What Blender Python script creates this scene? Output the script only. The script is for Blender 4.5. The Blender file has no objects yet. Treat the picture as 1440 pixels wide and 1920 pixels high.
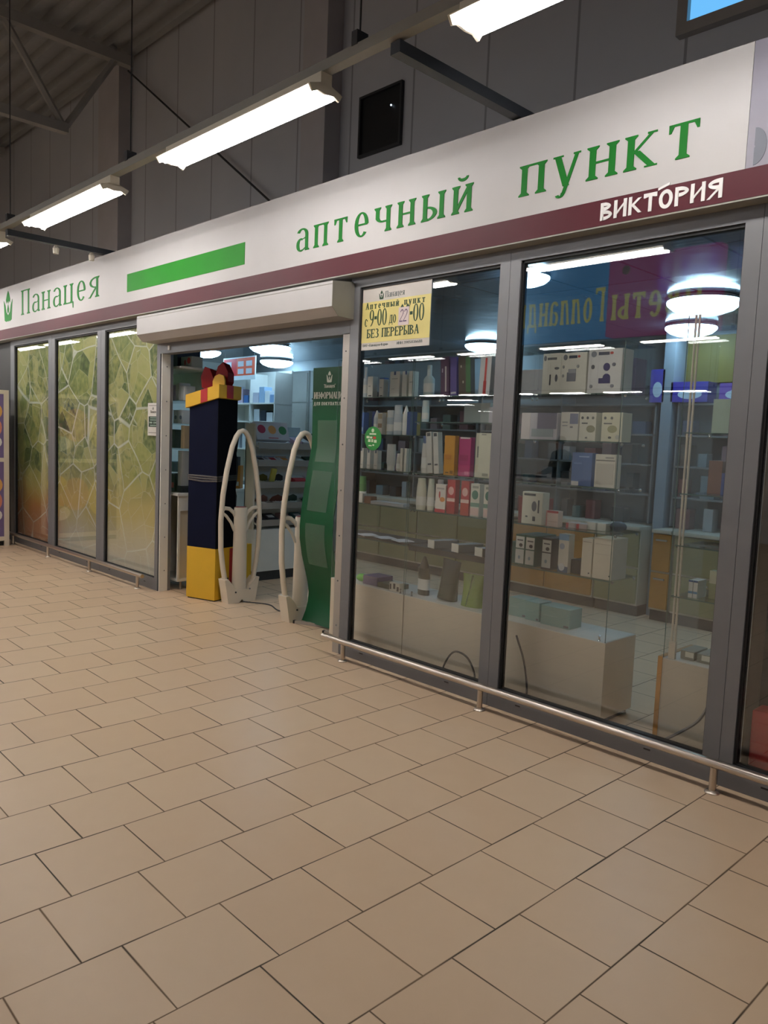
import bpy, bmesh, math, random
from mathutils import Vector, Matrix

random.seed(11)
S = bpy.context.scene
COL = S.collection

# ------------------------------------------------------------------ camera, world, exposure
cd = bpy.data.cameras.new('camera')
cam = bpy.data.objects.new('camera', cd)
COL.objects.link(cam)
cam.location = (2.404523, -3.534470, 1.517288)
cam.rotation_euler = (1.478708513, -0.041145543, 0.802504406)
cd.sensor_fit = 'AUTO'
cd.sensor_width = 36.0
cd.lens = 1445.57 / 1920 * 36.0
cd.clip_start = 0.05
cd.clip_end = 200
S.camera = cam
S.view_settings.view_transform = 'Standard'
S.view_settings.look = 'None'
S.view_settings.gamma = 1.0
S.view_settings.use_curve_mapping = False
S.view_settings.exposure = 0.54
TUBE = 34.0          # radiance of the hall's fluorescent tubes
DOME = 9.5          # radiance of the shop's round ceiling lamps
wd = bpy.data.worlds.new('world')
wd.use_nodes = True
wd.node_tree.nodes['Background'].inputs['Color'].default_value = (0.55, 0.6, 0.7, 1)
wd.node_tree.nodes['Background'].inputs['Strength'].default_value = 0.03
S.world = wd
S.cycles.max_bounces = 10
S.cycles.diffuse_bounces = 4
S.cycles.glossy_bounces = 5
S.cycles.transmission_bounces = 4
S.cycles.transparent_max_bounces = 40
S.cycles.sample_clamp_indirect = 6.0
S.cycles.caustics_reflective = False
S.cycles.caustics_refractive = False
S.cycles.use_denoising = True

# ------------------------------------------------------------------ materials
def srgb(r, g=None, b=None):
    if g is None:
        r, g, b = r
    f = lambda c: (c / 255) / 12.92 if c <= 10 else (((c / 255) + 0.055) / 1.055) ** 2.4
    return (f(r), f(g), f(b), 1)

def mat(name, col, rough=0.5, metal=0.0, var=0.06, scale=6.0, spec=0.5, bump=0.0, alpha=None):
    m = bpy.data.materials.new(name)
    m.use_nodes = True
    nt = m.node_tree
    b = nt.nodes['Principled BSDF']
    c = srgb(col)
    b.inputs['Roughness'].default_value = rough
    b.inputs['Metallic'].default_value = metal
    b.inputs['Specular IOR Level'].default_value = spec
    if var:
        tc = nt.nodes.new('ShaderNodeTexCoord')
        n = nt.nodes.new('ShaderNodeTexNoise')
        n.inputs['Scale'].default_value = scale
        n.inputs['Detail'].default_value = 4
        nt.links.new(tc.outputs['Object'], n.inputs['Vector'])
        r = nt.nodes.new('ShaderNodeValToRGB')
        r.color_ramp.elements[0].position = 0.3
        r.color_ramp.elements[1].position = 0.7
        r.color_ramp.elements[0].color = tuple(x * (1 - var) for x in c[:3]) + (1,)
        r.color_ramp.elements[1].color = tuple(min(1, x * (1 + var)) for x in c[:3]) + (1,)
        nt.links.new(n.outputs['Fac'], r.inputs['Fac'])
        nt.links.new(r.outputs['Color'], b.inputs['Base Color'])
        if bump:
            bp = nt.nodes.new('ShaderNodeBump')
            bp.inputs['Strength'].default_value = bump
            bp.inputs['Distance'].default_value = 0.01
            nt.links.new(n.outputs['Fac'], bp.inputs['Height'])
            nt.links.new(bp.outputs['Normal'], b.inputs['Normal'])
    else:
        b.inputs['Base Color'].default_value = c
    return m

def emit(name, rgb, strength):
    m = bpy.data.materials.new(name)
    m.use_nodes = True
    nt = m.node_tree
    nt.nodes.clear()
    e = nt.nodes.new('ShaderNodeEmission')
    e.inputs['Color'].default_value = (*rgb, 1)
    e.inputs['Strength'].default_value = strength
    o = nt.nodes.new('ShaderNodeOutputMaterial')
    nt.links.new(e.outputs[0], o.inputs[0])
    return m

def glass(name, tint, f0=0.04, rough=0.0, power=5.0):
    """Thin pane: lets light straight through, mirrors by the angle (Schlick)."""
    m = bpy.data.materials.new(name)
    m.use_nodes = True
    nt = m.node_tree
    nt.nodes.clear()
    N = nt.nodes.new
    geo = N('ShaderNodeNewGeometry')
    dot = N('ShaderNodeVectorMath'); dot.operation = 'DOT_PRODUCT'
    nt.links.new(geo.outputs['Normal'], dot.inputs[0])
    nt.links.new(geo.outputs['Incoming'], dot.inputs[1])
    ab = N('ShaderNodeMath'); ab.operation = 'ABSOLUTE'
    nt.links.new(dot.outputs['Value'], ab.inputs[0])
    om = N('ShaderNodeMath'); om.operation = 'SUBTRACT'; om.inputs[0].default_value = 1
    nt.links.new(ab.outputs[0], om.inputs[1])
    pw = N('ShaderNodeMath'); pw.operation = 'POWER'; pw.inputs[1].default_value = power
    nt.links.new(om.outputs[0], pw.inputs[0])
    ma = N('ShaderNodeMath'); ma.operation = 'MULTIPLY_ADD'
    ma.inputs[1].default_value = 1 - f0; ma.inputs[2].default_value = f0
    nt.links.new(pw.outputs[0], ma.inputs[0])
    tr = N('ShaderNodeBsdfTransparent'); tr.inputs['Color'].default_value = (*tint, 1)
    gl = N('ShaderNodeBsdfGlossy'); gl.inputs['Roughness'].default_value = rough
    mx = N('ShaderNodeMixShader')
    nt.links.new(ma.outputs[0], mx.inputs['Fac'])
    nt.links.new(tr.outputs[0], mx.inputs[1])
    nt.links.new(gl.outputs[0], mx.inputs[2])
    o = N('ShaderNodeOutputMaterial')
    nt.links.new(mx.outputs[0], o.inputs[0])
    return m

M = {}
M['frame'] = mat('frame_grey', (116, 117, 122), 0.45, 0.25, 0.03)
M['frame_dark'] = mat('gasket_black', (22, 22, 24), 0.6)
M['alu'] = mat('aluminium', (168, 162, 156), 0.42, 0.35, 0.03)
M['soffit'] = mat('soffit_metal', (150, 148, 140), 0.5, 0.1)
M['shutter'] = mat('shutter_silver', (176, 173, 173), 0.45, 0.2, 0.02)
M['chrome'] = mat('chrome', (205, 200, 195), 0.16, 1.0, 0.0)
M['steel'] = mat('brushed_steel', (200, 190, 180), 0.28, 1.0, 0)
M['signwhite'] = mat('sign_white', (190, 187, 187), 0.6, 0, 0.015)
M['maroon'] = mat('maroon', (78, 21, 35), 0.5, 0, 0.04, spec=.25)
M['lgreen'] = mat('letter_green', (24, 112, 38), 0.55, 0, 0.05, spec=.15)
M['bgreen'] = mat('bar_green', (30, 130, 28), 0.55, 0, 0.05, spec=.15)
M['white'] = mat('white', (226, 224, 218), 0.5, 0, 0.03)
M['whitecool'] = mat('white_board', (214, 214, 210), 0.5, 0, 0.03)
M['cream'] = mat('cream_laminate', (206, 196, 178), 0.5, 0, 0.03, 3)
M['creamside'] = mat('beige_edge', (180, 160, 132), 0.5, 0, 0.04)
M['beech'] = mat('beech_orange', (186, 132, 58), 0.5, 0, 0.08, 9)
M['olive'] = mat('olive_front', (146, 140, 98), 0.5, 0, 0.05)
M['black'] = mat('black', (18, 18, 20), 0.5)
M['darkgrey'] = mat('dark_grey', (52, 52, 54), 0.6)
M['grey'] = mat('grey', (128, 128, 128), 0.6)
M['navy'] = mat('navy_card', (9, 15, 40), 0.7, 0, 0.08, spec=.12)
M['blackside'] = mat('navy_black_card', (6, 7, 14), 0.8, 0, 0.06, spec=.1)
M['yellow'] = mat('yellow_card', (214, 170, 40), 0.55, 0, 0.04)
M['yellow2'] = mat('yellow_lid', (214, 168, 40), 0.5, 0, 0.04)
M['red'] = mat('red', (172, 32, 38), 0.4, 0, 0.05)
M['redgloss'] = mat('red_gloss', (118, 12, 18), 0.5, 0, 0.05, spec=.15)
M['antenna'] = mat('ivory_plastic', (214, 203, 186), 0.42, 0, 0.02)
M['standgreen'] = mat('stand_green', (8, 76, 44), 0.4, 0, 0.04, spec=.3)
M['upperwall'] = None
M['trussm'] = mat('truss_paint', (168, 167, 164), 0.6, 0.0, 0.05)
M['roofm'] = mat('roof_sheet', (158, 160, 162), 0.55, 0.1, 0.05)
M['columnm'] = mat('column_paint', (192, 188, 190), 0.7, 0, 0.05, 2)
M['opp'] = mat('hall_wall', (236, 240, 240), 0.8, 0, 0.08, 1)
M['skin'] = mat('skin', (186, 138, 114), 0.55)
M['hair'] = mat('hair', (46, 36, 30), 0.6)
M['jacket'] = mat('jacket_green', (26, 44, 36), 0.75)
M['trouser'] = mat('trousers', (36, 38, 46), 0.8)
M['luminaire'] = mat('luminaire_white', (222, 214, 196), 0.35, 0, 0.02)
M['rail'] = mat('trunking', (140, 138, 132), 0.5, 0.2, 0.04)
M['crossrail'] = mat('dark_rail', (62, 66, 72), 0.5, 0.2, 0.05)
M['tube'] = emit('tube_light', (1.0, 0.972, 0.945), TUBE)
M['dome'] = emit('dome_light', (0.46, 0.76, 1.0), DOME)
M['glass'] = glass('window_glass', (0.98, 0.99, 0.986), 0.085)
M['cglass'] = glass('case_glass', (0.985, 0.992, 0.99), 0.016)
M['sglass'] = glass('shelf_glass', (0.92, 0.968, 0.955), 0.03)
M['gedge'] = mat('glass_edge', (64, 92, 84), 0.3, 0, 0.1)
M['pocket'] = mat('clear_pocket', (206, 214, 206), 0.15, 0, 0)
M['pocket'].node_tree.nodes['Principled BSDF'].inputs['Alpha'].default_value = 0.055
M['wrap'] = glass('stretch_film', (0.78, 0.8, 0.85), 0.16, 0.22, 3)

def floor_material():
    m = bpy.data.materials.new('floor_tiles'); m.use_nodes = True
    nt = m.node_tree; N = nt.nodes.new; L = nt.links.new
    b = nt.nodes['Principled BSDF']
    tc = N('ShaderNodeTexCoord')
    rot = N('ShaderNodeVectorRotate'); rot.rotation_type = 'Z_AXIS'
    rot.inputs['Angle'].default_value = 0.0118
    L(tc.outputs['Object'], rot.inputs['Vector'])
    sx = N('ShaderNodeSeparateXYZ'); L(rot.outputs[0], sx.inputs[0])
    def mth(op, a, bb=None, c=None):
        n = N('ShaderNodeMath'); n.operation = op
        for i, v in enumerate((a, bb, c)):
            if v is None: continue
            if isinstance(v, (int, float)): n.inputs[i].default_value = v
            else: L(v, n.inputs[i])
        return n.outputs[0]
    u = mth('DIVIDE', mth('SUBTRACT', sx.outputs['X'], 1.393), 0.334)
    colv = mth('FLOOR', u)
    par = mth('FLOORED_MODULO', colv, 2.0)
    ph = mth('MULTIPLY_ADD', par, -0.52, 0.80)
    for k, d in ((0, .13), (-1, .16), (-2, .27), (-4, .12), (-5, -.05), (-6, -.05), (1, .15), (2, -.1)):
        ph = mth('ADD', ph, mth('MULTIPLY', mth('COMPARE', colv, float(k), 0.1), d))
    v = mth('SUBTRACT', mth('DIVIDE', sx.outputs['Y'], 0.33), ph)
    row = mth('FLOOR', v)
    fu = mth('SUBTRACT', u, colv); fv = mth('SUBTRACT', v, row)
    du = mth('MINIMUM', fu, mth('SUBTRACT', 1.0, fu)); dv = mth('MINIMUM', fv, mth('SUBTRACT', 1.0, fv))
    d = mth('MINIMUM', du, dv)
    # worn joints: width follows a noise
    nz = N('ShaderNodeTexNoise'); nz.inputs['Scale'].default_value = 3.5; nz.inputs['Detail'].default_value = 3
    L(tc.outputs['Object'], nz.inputs['Vector'])
    wdt = mth('MULTIPLY_ADD', nz.outputs['Fac'], 0.014, 0.0025)
    g = mth('DIVIDE', d, wdt)
    gm = N('ShaderNodeClamp'); L(mth('SUBTRACT', 1.35, g), gm.inputs[0])
    # tile colour
    cb = N('ShaderNodeCombineXYZ'); L(colv, cb.inputs[0]); L(row, cb.inputs[1])
    wn = N('ShaderNodeTexWhiteNoise'); wn.noise_dimensions = '3D'; L(cb.outputs[0], wn.inputs['Vector'])
    n2 = N('ShaderNodeTexNoise'); n2.inputs['Scale'].default_value = 9; n2.inputs['Detail'].default_value = 5
    L(tc.outputs['Object'], n2.inputs['Vector'])
    ra = N('ShaderNodeMix'); ra.data_type = 'RGBA'
    ra.inputs[6].default_value = srgb(211, 182, 152); ra.inputs[7].default_value = srgb(221, 195, 166)
    L(mth('ADD', mth('MULTIPLY', wn.outputs['Value'], 0.55), mth('MULTIPLY', n2.outputs['Fac'], 0.5)), ra.inputs[0])
    rb = N('ShaderNodeMix'); rb.data_type = 'RGBA'
    L(gm.outputs[0], rb.inputs[0]); L(ra.outputs[2], rb.inputs[6]); gr = N('ShaderNodeMix'); gr.data_type = 'RGBA'
    gr.inputs[6].default_value = srgb(112, 88, 66); gr.inputs[7].default_value = srgb(34, 24, 16)
    n4 = N('ShaderNodeTexNoise'); n4.inputs['Scale'].default_value = 2.3; n4.inputs['Detail'].default_value = 6; L(tc.outputs['Object'], n4.inputs['Vector'])
    q4 = N('ShaderNodeMapRange'); q4.inputs[1].default_value = .40; q4.inputs[2].default_value = .62; L(n4.outputs['Fac'], q4.inputs[0]); L(q4.outputs[0], gr.inputs[0])
    L(gr.outputs[2], rb.inputs[7])
    L(rb.outputs[2], b.inputs['Base Color'])
    L(mth('MULTIPLY_ADD', gm.outputs[0], 0.4, 0.36), b.inputs['Roughness'])
    b.inputs['Specular IOR Level'].default_value = 0.35
    bp = N('ShaderNodeBump'); bp.inputs['Strength'].default_value = 0.25; bp.inputs['Distance'].default_value = 0.004
    L(mth('SUBTRACT', 1.0, gm.outputs[0]), bp.inputs['Height']); L(bp.outputs[0], b.inputs['Normal'])
    return m

def panelwall_material():
    m = bpy.data.materials.new('sandwich_panel'); m.use_nodes = True
    nt = m.node_tree; N = nt.nodes.new; L = nt.links.new
    b = nt.nodes['Principled BSDF']
    tc = N('ShaderNodeTexCoord'); sx = N('ShaderNodeSeparateXYZ'); L(tc.outputs['Object'], sx.inputs[0])
    fr = N('ShaderNodeMath'); fr.operation = 'FRACT'
    dv = N('ShaderNodeMath'); dv.operation = 'DIVIDE'; dv.inputs[1].default_value = 1.18
    L(sx.outputs['X'], dv.inputs[0]); L(dv.outputs[0], fr.inputs[0])
    lt = N('ShaderNodeMath'); lt.operation = 'LESS_THAN'; lt.inputs[1].default_value = 0.025
    L(fr.outputs[0], lt.inputs[0])
    n = N('ShaderNodeTexNoise'); n.inputs['Scale'].default_value = 0.9; n.inputs['Detail'].default_value = 5
    L(tc.outputs['Object'], n.inputs['Vector'])
    r = N('ShaderNodeValToRGB')
    r.color_ramp.elements[0].color = srgb(186, 188, 194); r.color_ramp.elements[1].color = srgb(204, 205, 210)
    L(n.outputs['Fac'], r.inputs['Fac'])
    mx = N('ShaderNodeMix'); mx.data_type = 'RGBA'
    L(lt.outputs[0], mx.inputs[0]); L(r.outputs[0], mx.inputs[6]); mx.inputs[7].default_value = srgb(150, 150, 155)
    L(mx.outputs[2], b.inputs['Base Color']); b.inputs['Roughness'].default_value = 0.65
    return m

def film_material():
    """Printed window film: watercolour cells in greens and yellows, white crackle network."""
    m = bpy.data.materials.new('printed_film'); m.use_nodes = True
    nt = m.node_tree; N = nt.nodes.new; L = nt.links.new
    b = nt.nodes['Principled BSDF']
    tc = N('ShaderNodeTexCoord')
    mp = N('ShaderNodeMapping'); mp.inputs['Scale'].default_value = (1.0, 0.0, 1.0)
    mp.inputs['Rotation'].default_value = (0, 0.35, 0)
    L(tc.outputs['Object'], mp.inputs[0])
    dn = N('ShaderNodeTexNoise'); dn.inputs['Scale'].default_value = 1.2; dn.inputs['Detail'].default_value = 1
    L(mp.outputs[0], dn.inputs['Vector'])
    ad = N('ShaderNodeVectorMath'); ad.operation = 'MULTIPLY_ADD'
    ad.inputs[1].default_value = (0.12, 0, 0.12)
    L(dn.outputs['Color'], ad.inputs[0]); L(mp.outputs[0], ad.inputs[2])
    def vor(feature, scale):
        v = N('ShaderNodeTexVoronoi'); v.feature = feature; v.inputs['Scale'].default_value = scale
        v.inputs['Randomness'].default_value = 1.0
        L(ad.outputs[0], v.inputs['Vector']); return v
    c1 = vor('F1', 2.0); e1 = vor('DISTANCE_TO_EDGE', 2.0); e2 = vor('DISTANCE_TO_EDGE', 4.3); c2 = vor('F1', 4.3)
    ramp = N('ShaderNodeValToRGB'); cr = ramp.color_ramp; cr.interpolation = 'LINEAR'
    cols = [(0.0, (56, 78, 42)), (0.2, (128, 144, 78)), (0.4, (186, 186, 112)), (0.55, (196, 192, 128)), (0.72, (92, 118, 62)), (0.88, (180, 178, 104)), (1.0, (50, 84, 52))]
    while len(cr.elements) < len(cols): cr.elements.new(0.5)
    for e, (p, c) in zip(cr.elements, cols): e.position = p; e.color = srgb(c)
    sc = N('ShaderNodeSeparateColor'); L(c1.outputs['Color'], sc.inputs[0])
    sc2 = N('ShaderNodeSeparateColor'); L(c2.outputs['Color'], sc2.inputs[0])
    av = N('ShaderNodeMath'); av.operation = 'MULTIPLY_ADD'; av.inputs[1].default_value = 0.35
    L(sc2.outputs[0], av.inputs[0])
    mu = N('ShaderNodeMath'); mu.operation = 'MULTIPLY'; mu.inputs[1].default_value = 0.7
    L(sc.outputs[0], mu.inputs[0]); L(mu.outputs[0], av.inputs[2])
    wn = N('ShaderNodeTexNoise'); wn.inputs['Scale'].default_value = 14; wn.inputs['Detail'].default_value = 6
    L(mp.outputs[0], wn.inputs['Vector'])
    a2 = N('ShaderNodeMath'); a2.operation = 'MULTIPLY_ADD'; a2.inputs[1].default_value = 0.5; 
    L(wn.outputs['Fac'], a2.inputs[0]); 
    a3 = N('ShaderNodeMath'); a3.operation = 'SUBTRACT'; a3.inputs[1].default_value = 0.25
    L(av.outputs[0], a3.inputs[0]); L(a3.outputs[0], a2.inputs[2]); L(a2.outputs[0], ramp.inputs['Fac'])
    # the print itself turns ochre, then pale, towards its lower edge (part of the picture)
    sx = N('ShaderNodeSeparateXYZ'); L(tc.outputs['Object'], sx.inputs[0])
    zz = N('ShaderNodeMath'); zz.operation = 'MULTIPLY_ADD'; zz.inputs[1].default_value = 0.45
    n3 = N('ShaderNodeTexNoise'); n3.inputs['Scale'].default_value = 2.0; L(mp.outputs[0], n3.inputs['Vector'])
    L(n3.outputs['Fac'], zz.inputs[0]); L(sx.outputs['Z'], zz.inputs[2])
    def band(lo, hi):
        q = N('ShaderNodeMapRange'); q.inputs[1].default_value = lo; q.inputs[2].default_value = hi
        q.inputs[3].default_value = 1; q.inputs[4].default_value = 0
        L(zz.outputs[0], q.inputs[0]); return q.outputs[0]
    m1 = N('ShaderNodeMix'); m1.data_type = 'RGBA'; L(band(0.95, 1.35), m1.inputs[0])
    L(ramp.outputs[0], m1.inputs[6]); m1.inputs[7].default_value = srgb(196, 180, 104)
    m2 = N('ShaderNodeMix'); m2.data_type = 'RGBA'; L(band(0.45, 0.85), m2.inputs[0])
    L(m1.outputs[2], m2.inputs[6]); m2.inputs[7].default_value = srgb(214, 208, 192)
    # orange corner of the print
    ox = N('ShaderNodeMapRange'); ox.inputs[1].default_value = -7.1; ox.inputs[2].default_value = -6.5
    ox.inputs[3].default_value = 1; ox.inputs[4].default_value = 0; L(sx.outputs['X'], ox.inputs[0])
    oz = N('ShaderNodeMapRange'); oz.inputs[1].default_value = 0.75; oz.inputs[2].default_value = 1.05
    oz.inputs[3].default_value = 0.8; oz.inputs[4].default_value = 0; L(zz.outputs[0], oz.inputs[0])
    om = N('ShaderNodeMath'); om.operation = 'MULTIPLY'; L(ox.outputs[0], om.inputs[0]); L(oz.outputs[0], om.inputs[1])
    m3 = N('ShaderNodeMix'); m3.data_type = 'RGBA'; L(om.outputs[0], m3.inputs[0])
    L(m2.outputs[2], m3.inputs[6]); m3.inputs[7].default_value = srgb(186, 110, 50)
    # white network
    def line(e, w):
        q = N('ShaderNodeMapRange'); q.inputs[1].default_value = w * 0.35; q.inputs[2].default_value = w
        q.inputs[3].default_value = 0.95; q.inputs[4].default_value = 0
        L(e.outputs['Distance'], q.inputs[0]); return q.outputs[0]
    mxl = N('ShaderNodeMath'); mxl.operation = 'MAXIMUM'; L(line(e1, 0.020), mxl.inputs[0])
    l2 = N('ShaderNodeMath'); l2.operation = 'MULTIPLY'; l2.inputs[1].default_value = 0.6; L(line(e2, 0.013), l2.inputs[0])
    L(l2.outputs[0], mxl.inputs[1])
    m4 = N('ShaderNodeMix'); m4.data_type = 'RGBA'; L(mxl.outputs[0], m4.inputs[0])
    L(m3.outputs[2], m4.inputs[6]); m4.inputs[7].default_value = srgb(226, 228, 214)
    L(m4.outputs[2], b.inputs['Base Color']); b.inputs['Roughness'].default_value = 0.5
    return m

def ceiling_material():
    m = bpy.data.materials.new('ceiling_panels'); m.use_nodes = True
    nt = m.node_tree; N = nt.nodes.new; L = nt.links.new
    b = nt.nodes['Principled BSDF']
    tc = N('ShaderNodeTexCoord')
    br = N('ShaderNodeTexBrick'); br.offset = 0.0
    br.inputs['Scale'].default_value = 1.0; br.inputs['Brick Width'].default_value = 0.6; br.inputs['Row Height'].default_value = 0.6
    br.inputs['Mortar Size'].default_value = 0.009
    br.inputs['Color1'].default_value = srgb(106, 116, 130); br.inputs['Color2'].default_value = srgb(111, 121, 135)
    br.inputs['Mortar'].default_value = srgb(40, 42, 46)
    L(tc.outputs['Object'], br.inputs['Vector'])
    L(br.outputs['Color'], b.inputs['Base Color'])
    b.inputs['Metallic'].default_value = 0.0; b.inputs['Roughness'].default_value = 0.13; b.inputs['Specular IOR Level'].default_value = 0.5
    n = N('ShaderNodeTexNoise'); n.inputs['Scale'].default_value = 2.2; L(tc.outputs['Object'], n.inputs['Vector'])
    bp = N('ShaderNodeBump'); bp.inputs['Strength'].default_value = 0.1; bp.inputs['Distance'].default_value = 0.05
    L(n.outputs['Fac'], bp.inputs['Height']); L(bp.outputs[0], b.inputs['Normal'])
    return m

M['floor'] = floor_material()
M['upperwall'] = panelwall_material()
M['film'] = film_material()
M['ceil'] = ceiling_material()
_cache = {}
def cm(col, rough=0.5):
    """Plain printed-card / plastic colour, made once."""
    k = (tuple(col), rough)
    if k not in _cache:
        _cache[k] = mat('colour_%d_%d_%d' % tuple(col), col, rough, 0, 0.04, 14)
    return _cache[k]

# ------------------------------------------------------------------ mesh helpers
class MB:
    def __init__(self):
        self.bm = bmesh.new()
    def box(self, x0, x1, y0, y1, z0, z1, bev=0.0):
        bm = self.bm
        vs = [bm.verts.new(p) for p in ((x0, y0, z0), (x1, y0, z0), (x1, y1, z0), (x0, y1, z0), (x0, y0, z1), (x1, y0, z1), (x1, y1, z1), (x0, y1, z1))]
        fs = [bm.faces.new([vs[i] for i in q]) for q in ((3, 2, 1, 0), (4, 5, 6, 7), (0, 1, 5, 4), (1, 2, 6, 5), (2, 3, 7, 6), (3, 0, 4, 7))]
        if bev:
            es = list({e for f in fs for e in f.edges})
            bmesh.ops.bevel(bm, geom=es, offset=bev, segments=2, affect='EDGES', profile=0.6)
        return self
    def prism(self, pts, d, axis='y'):
        """pts: closed outline (2-D) extruded from d[0] to d[1] along axis."""
        bm = self.bm
        def P(a, b, t):
            return {'y': (a, t, b), 'x': (t, a, b), 'z': (a, b, t)}[axis]
        lo = [bm.verts.new(P(a, b, d[0])) for a, b in pts]
        hi = [bm.verts.new(P(a, b, d[1])) for a, b in pts]
        n = len(pts)
        bm.faces.new(lo); bm.faces.new(list(reversed(hi)))
        for i in range(n):
            j = (i + 1) % n
            bm.faces.new((lo[j], lo[i], hi[i], hi[j]))
        return self
    def tube(self, path, r, n=10, closed=False, cap=True):
        bm = self.bm
        pts = [Vector(p) for p in path]
        rings = []
        m = len(pts)
        up = None
        for i, p in enumerate(pts):
            a = pts[i - 1] if (i > 0 or closed) else pts[i]
            b = pts[(i + 1) % m] if (i < m - 1 or closed) else pts[i]
            t = (b - a).normalized()
            if up is None:
                up = Vector((0, 0, 1)) if abs(t.z) < 0.9 else Vector((1, 0, 0))
            s = t.cross(up).normalized(); up = s.cross(t).normalized()
            rr = r[i] if isinstance(r, list) else r
            rx, rz = rr if isinstance(rr, (list, tuple)) else (rr, rr)
            rings.append([bm.verts.new(p + s * (math.cos(2 * math.pi * k / n) * rx) + up * (math.sin(2 * math.pi * k / n) * rz)) for k in range(n)])
        for i in range(m if closed else m - 1):
            A, B = rings[i], rings[(i + 1) % m]
            for k in range(n):
                bm.faces.new((A[k], A[(k + 1) % n], B[(k + 1) % n], B[k]))
        if cap and not closed:
            bm.faces.new(list(reversed(rings[0]))); bm.faces.new(rings[-1])
        return self
    def lathe(self, prof, c=(0, 0, 0), n=20, sx=1, sy=1):
        bm = self.bm
        rings = []
        for r, z in prof:
            if r < 1e-5:
                rings.append([bm.verts.new((c[0], c[1], c[2] + z))])
            else:
                rings.append([bm.verts.new((c[0] + r * sx * math.cos(2 * math.pi * k / n), c[1] + r * sy * math.sin(2 * math.pi * k / n), c[2] + z)) for k in range(n)])
        for A, B in zip(rings, rings[1:]):
            for k in range(n):
                k2 = (k + 1) % n
                if len(A) == 1 and len(B) == 1: continue
                if len(A) == 1: bm.faces.new((A[0], B[k2], B[k]))
                elif len(B) == 1: bm.faces.new((A[k], A[k2], B[0]))
                else: bm.faces.new((A[k], A[k2], B[k2], B[k]))
        if len(rings[0]) > 1: bm.faces.new(list(reversed(rings[0])))
        if len(rings[-1]) > 1: bm.faces.new(rings[-1])
        return self
    def ball(self, c, r, n=10, sx=1, sy=1, sz=1):
        prof = [(r * math.sin(math.pi * i / n), -r * sz * math.cos(math.pi * i / n)) for i in range(n + 1)]
        prof[0] = (0, -r * sz); prof[-1] = (0, r * sz)
        return self.lathe(prof, c, 2 * n, sx, sy)
    def build(self, name, m, parent=None, smooth=False, mx=None):
        bm = self.bm
        if mx is not None: bmesh.ops.transform(bm, matrix=mx, verts=bm.verts)
        bmesh.ops.recalc_face_normals(bm, faces=bm.faces)
        me = bpy.data.meshes.new(name)
        bm.to_mesh(me); bm.free()
        if smooth:
            for p in me.polygons: p.use_smooth = True
            try: me.set_sharp_from_angle(angle=math.radians(40))
            except Exception: pass
        me.materials.append(m)
        o = bpy.data.objects.new(name, me)
        COL.objects.link(o)
        if parent is not None: o.parent = parent
        return o

def smooth_path(pts, k=6):
    P_ = [Vector(p) for p in pts]; P_ = [P_[0] * 2 - P_[1]] + P_ + [P_[-1] * 2 - P_[-2]]
    out = []
    for i in range(1, len(P_) - 2):
        a, b, c, d = P_[i - 1:i + 3]
        for j in range(k):
            t = j / k
            out.append(.5 * ((2 * b) + (c - a) * t + (2 * a - 5 * b + 4 * c - d) * t * t + (3 * b - 3 * c + d - a) * t ** 3))
    return out + [P_[-2]]

def tag(o, label=None, cat=None, group=None, kind=None):
    if label: o['label'] = label
    if cat: o['category'] = cat
    if group: o['group'] = group
    if kind: o['kind'] = kind
    return o

def thing(name, label, cat, loc=(0, 0, 0), rz=0.0, group=None, kind=None):
    o = bpy.data.objects.new(name, None)
    o.empty_display_size = 0.1
    COL.objects.link(o)
    o.location = loc; o.rotation_euler = (0, 0, rz)
    return tag(o, label, cat, group, kind)

def dup(root, loc, rz=None, label=None, group=None):
    r = root.copy(); COL.objects.link(r); r.location = loc
    if rz is not None: r.rotation_euler = (0, 0, rz)
    if label: r['label'] = label
    if group: r['group'] = group
    for ch in list(root.children):
        c = ch.copy(); COL.objects.link(c); c.parent = r
        for g in list(ch.children):
            d = g.copy(); COL.objects.link(d); d.parent = c
    return r

def B(name, m, parent, *a, bev=0.0):
    return MB().box(*a, bev=bev).build(name, m, parent)

def struct(o):
    o['kind'] = 'structure'
    return o

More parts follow.
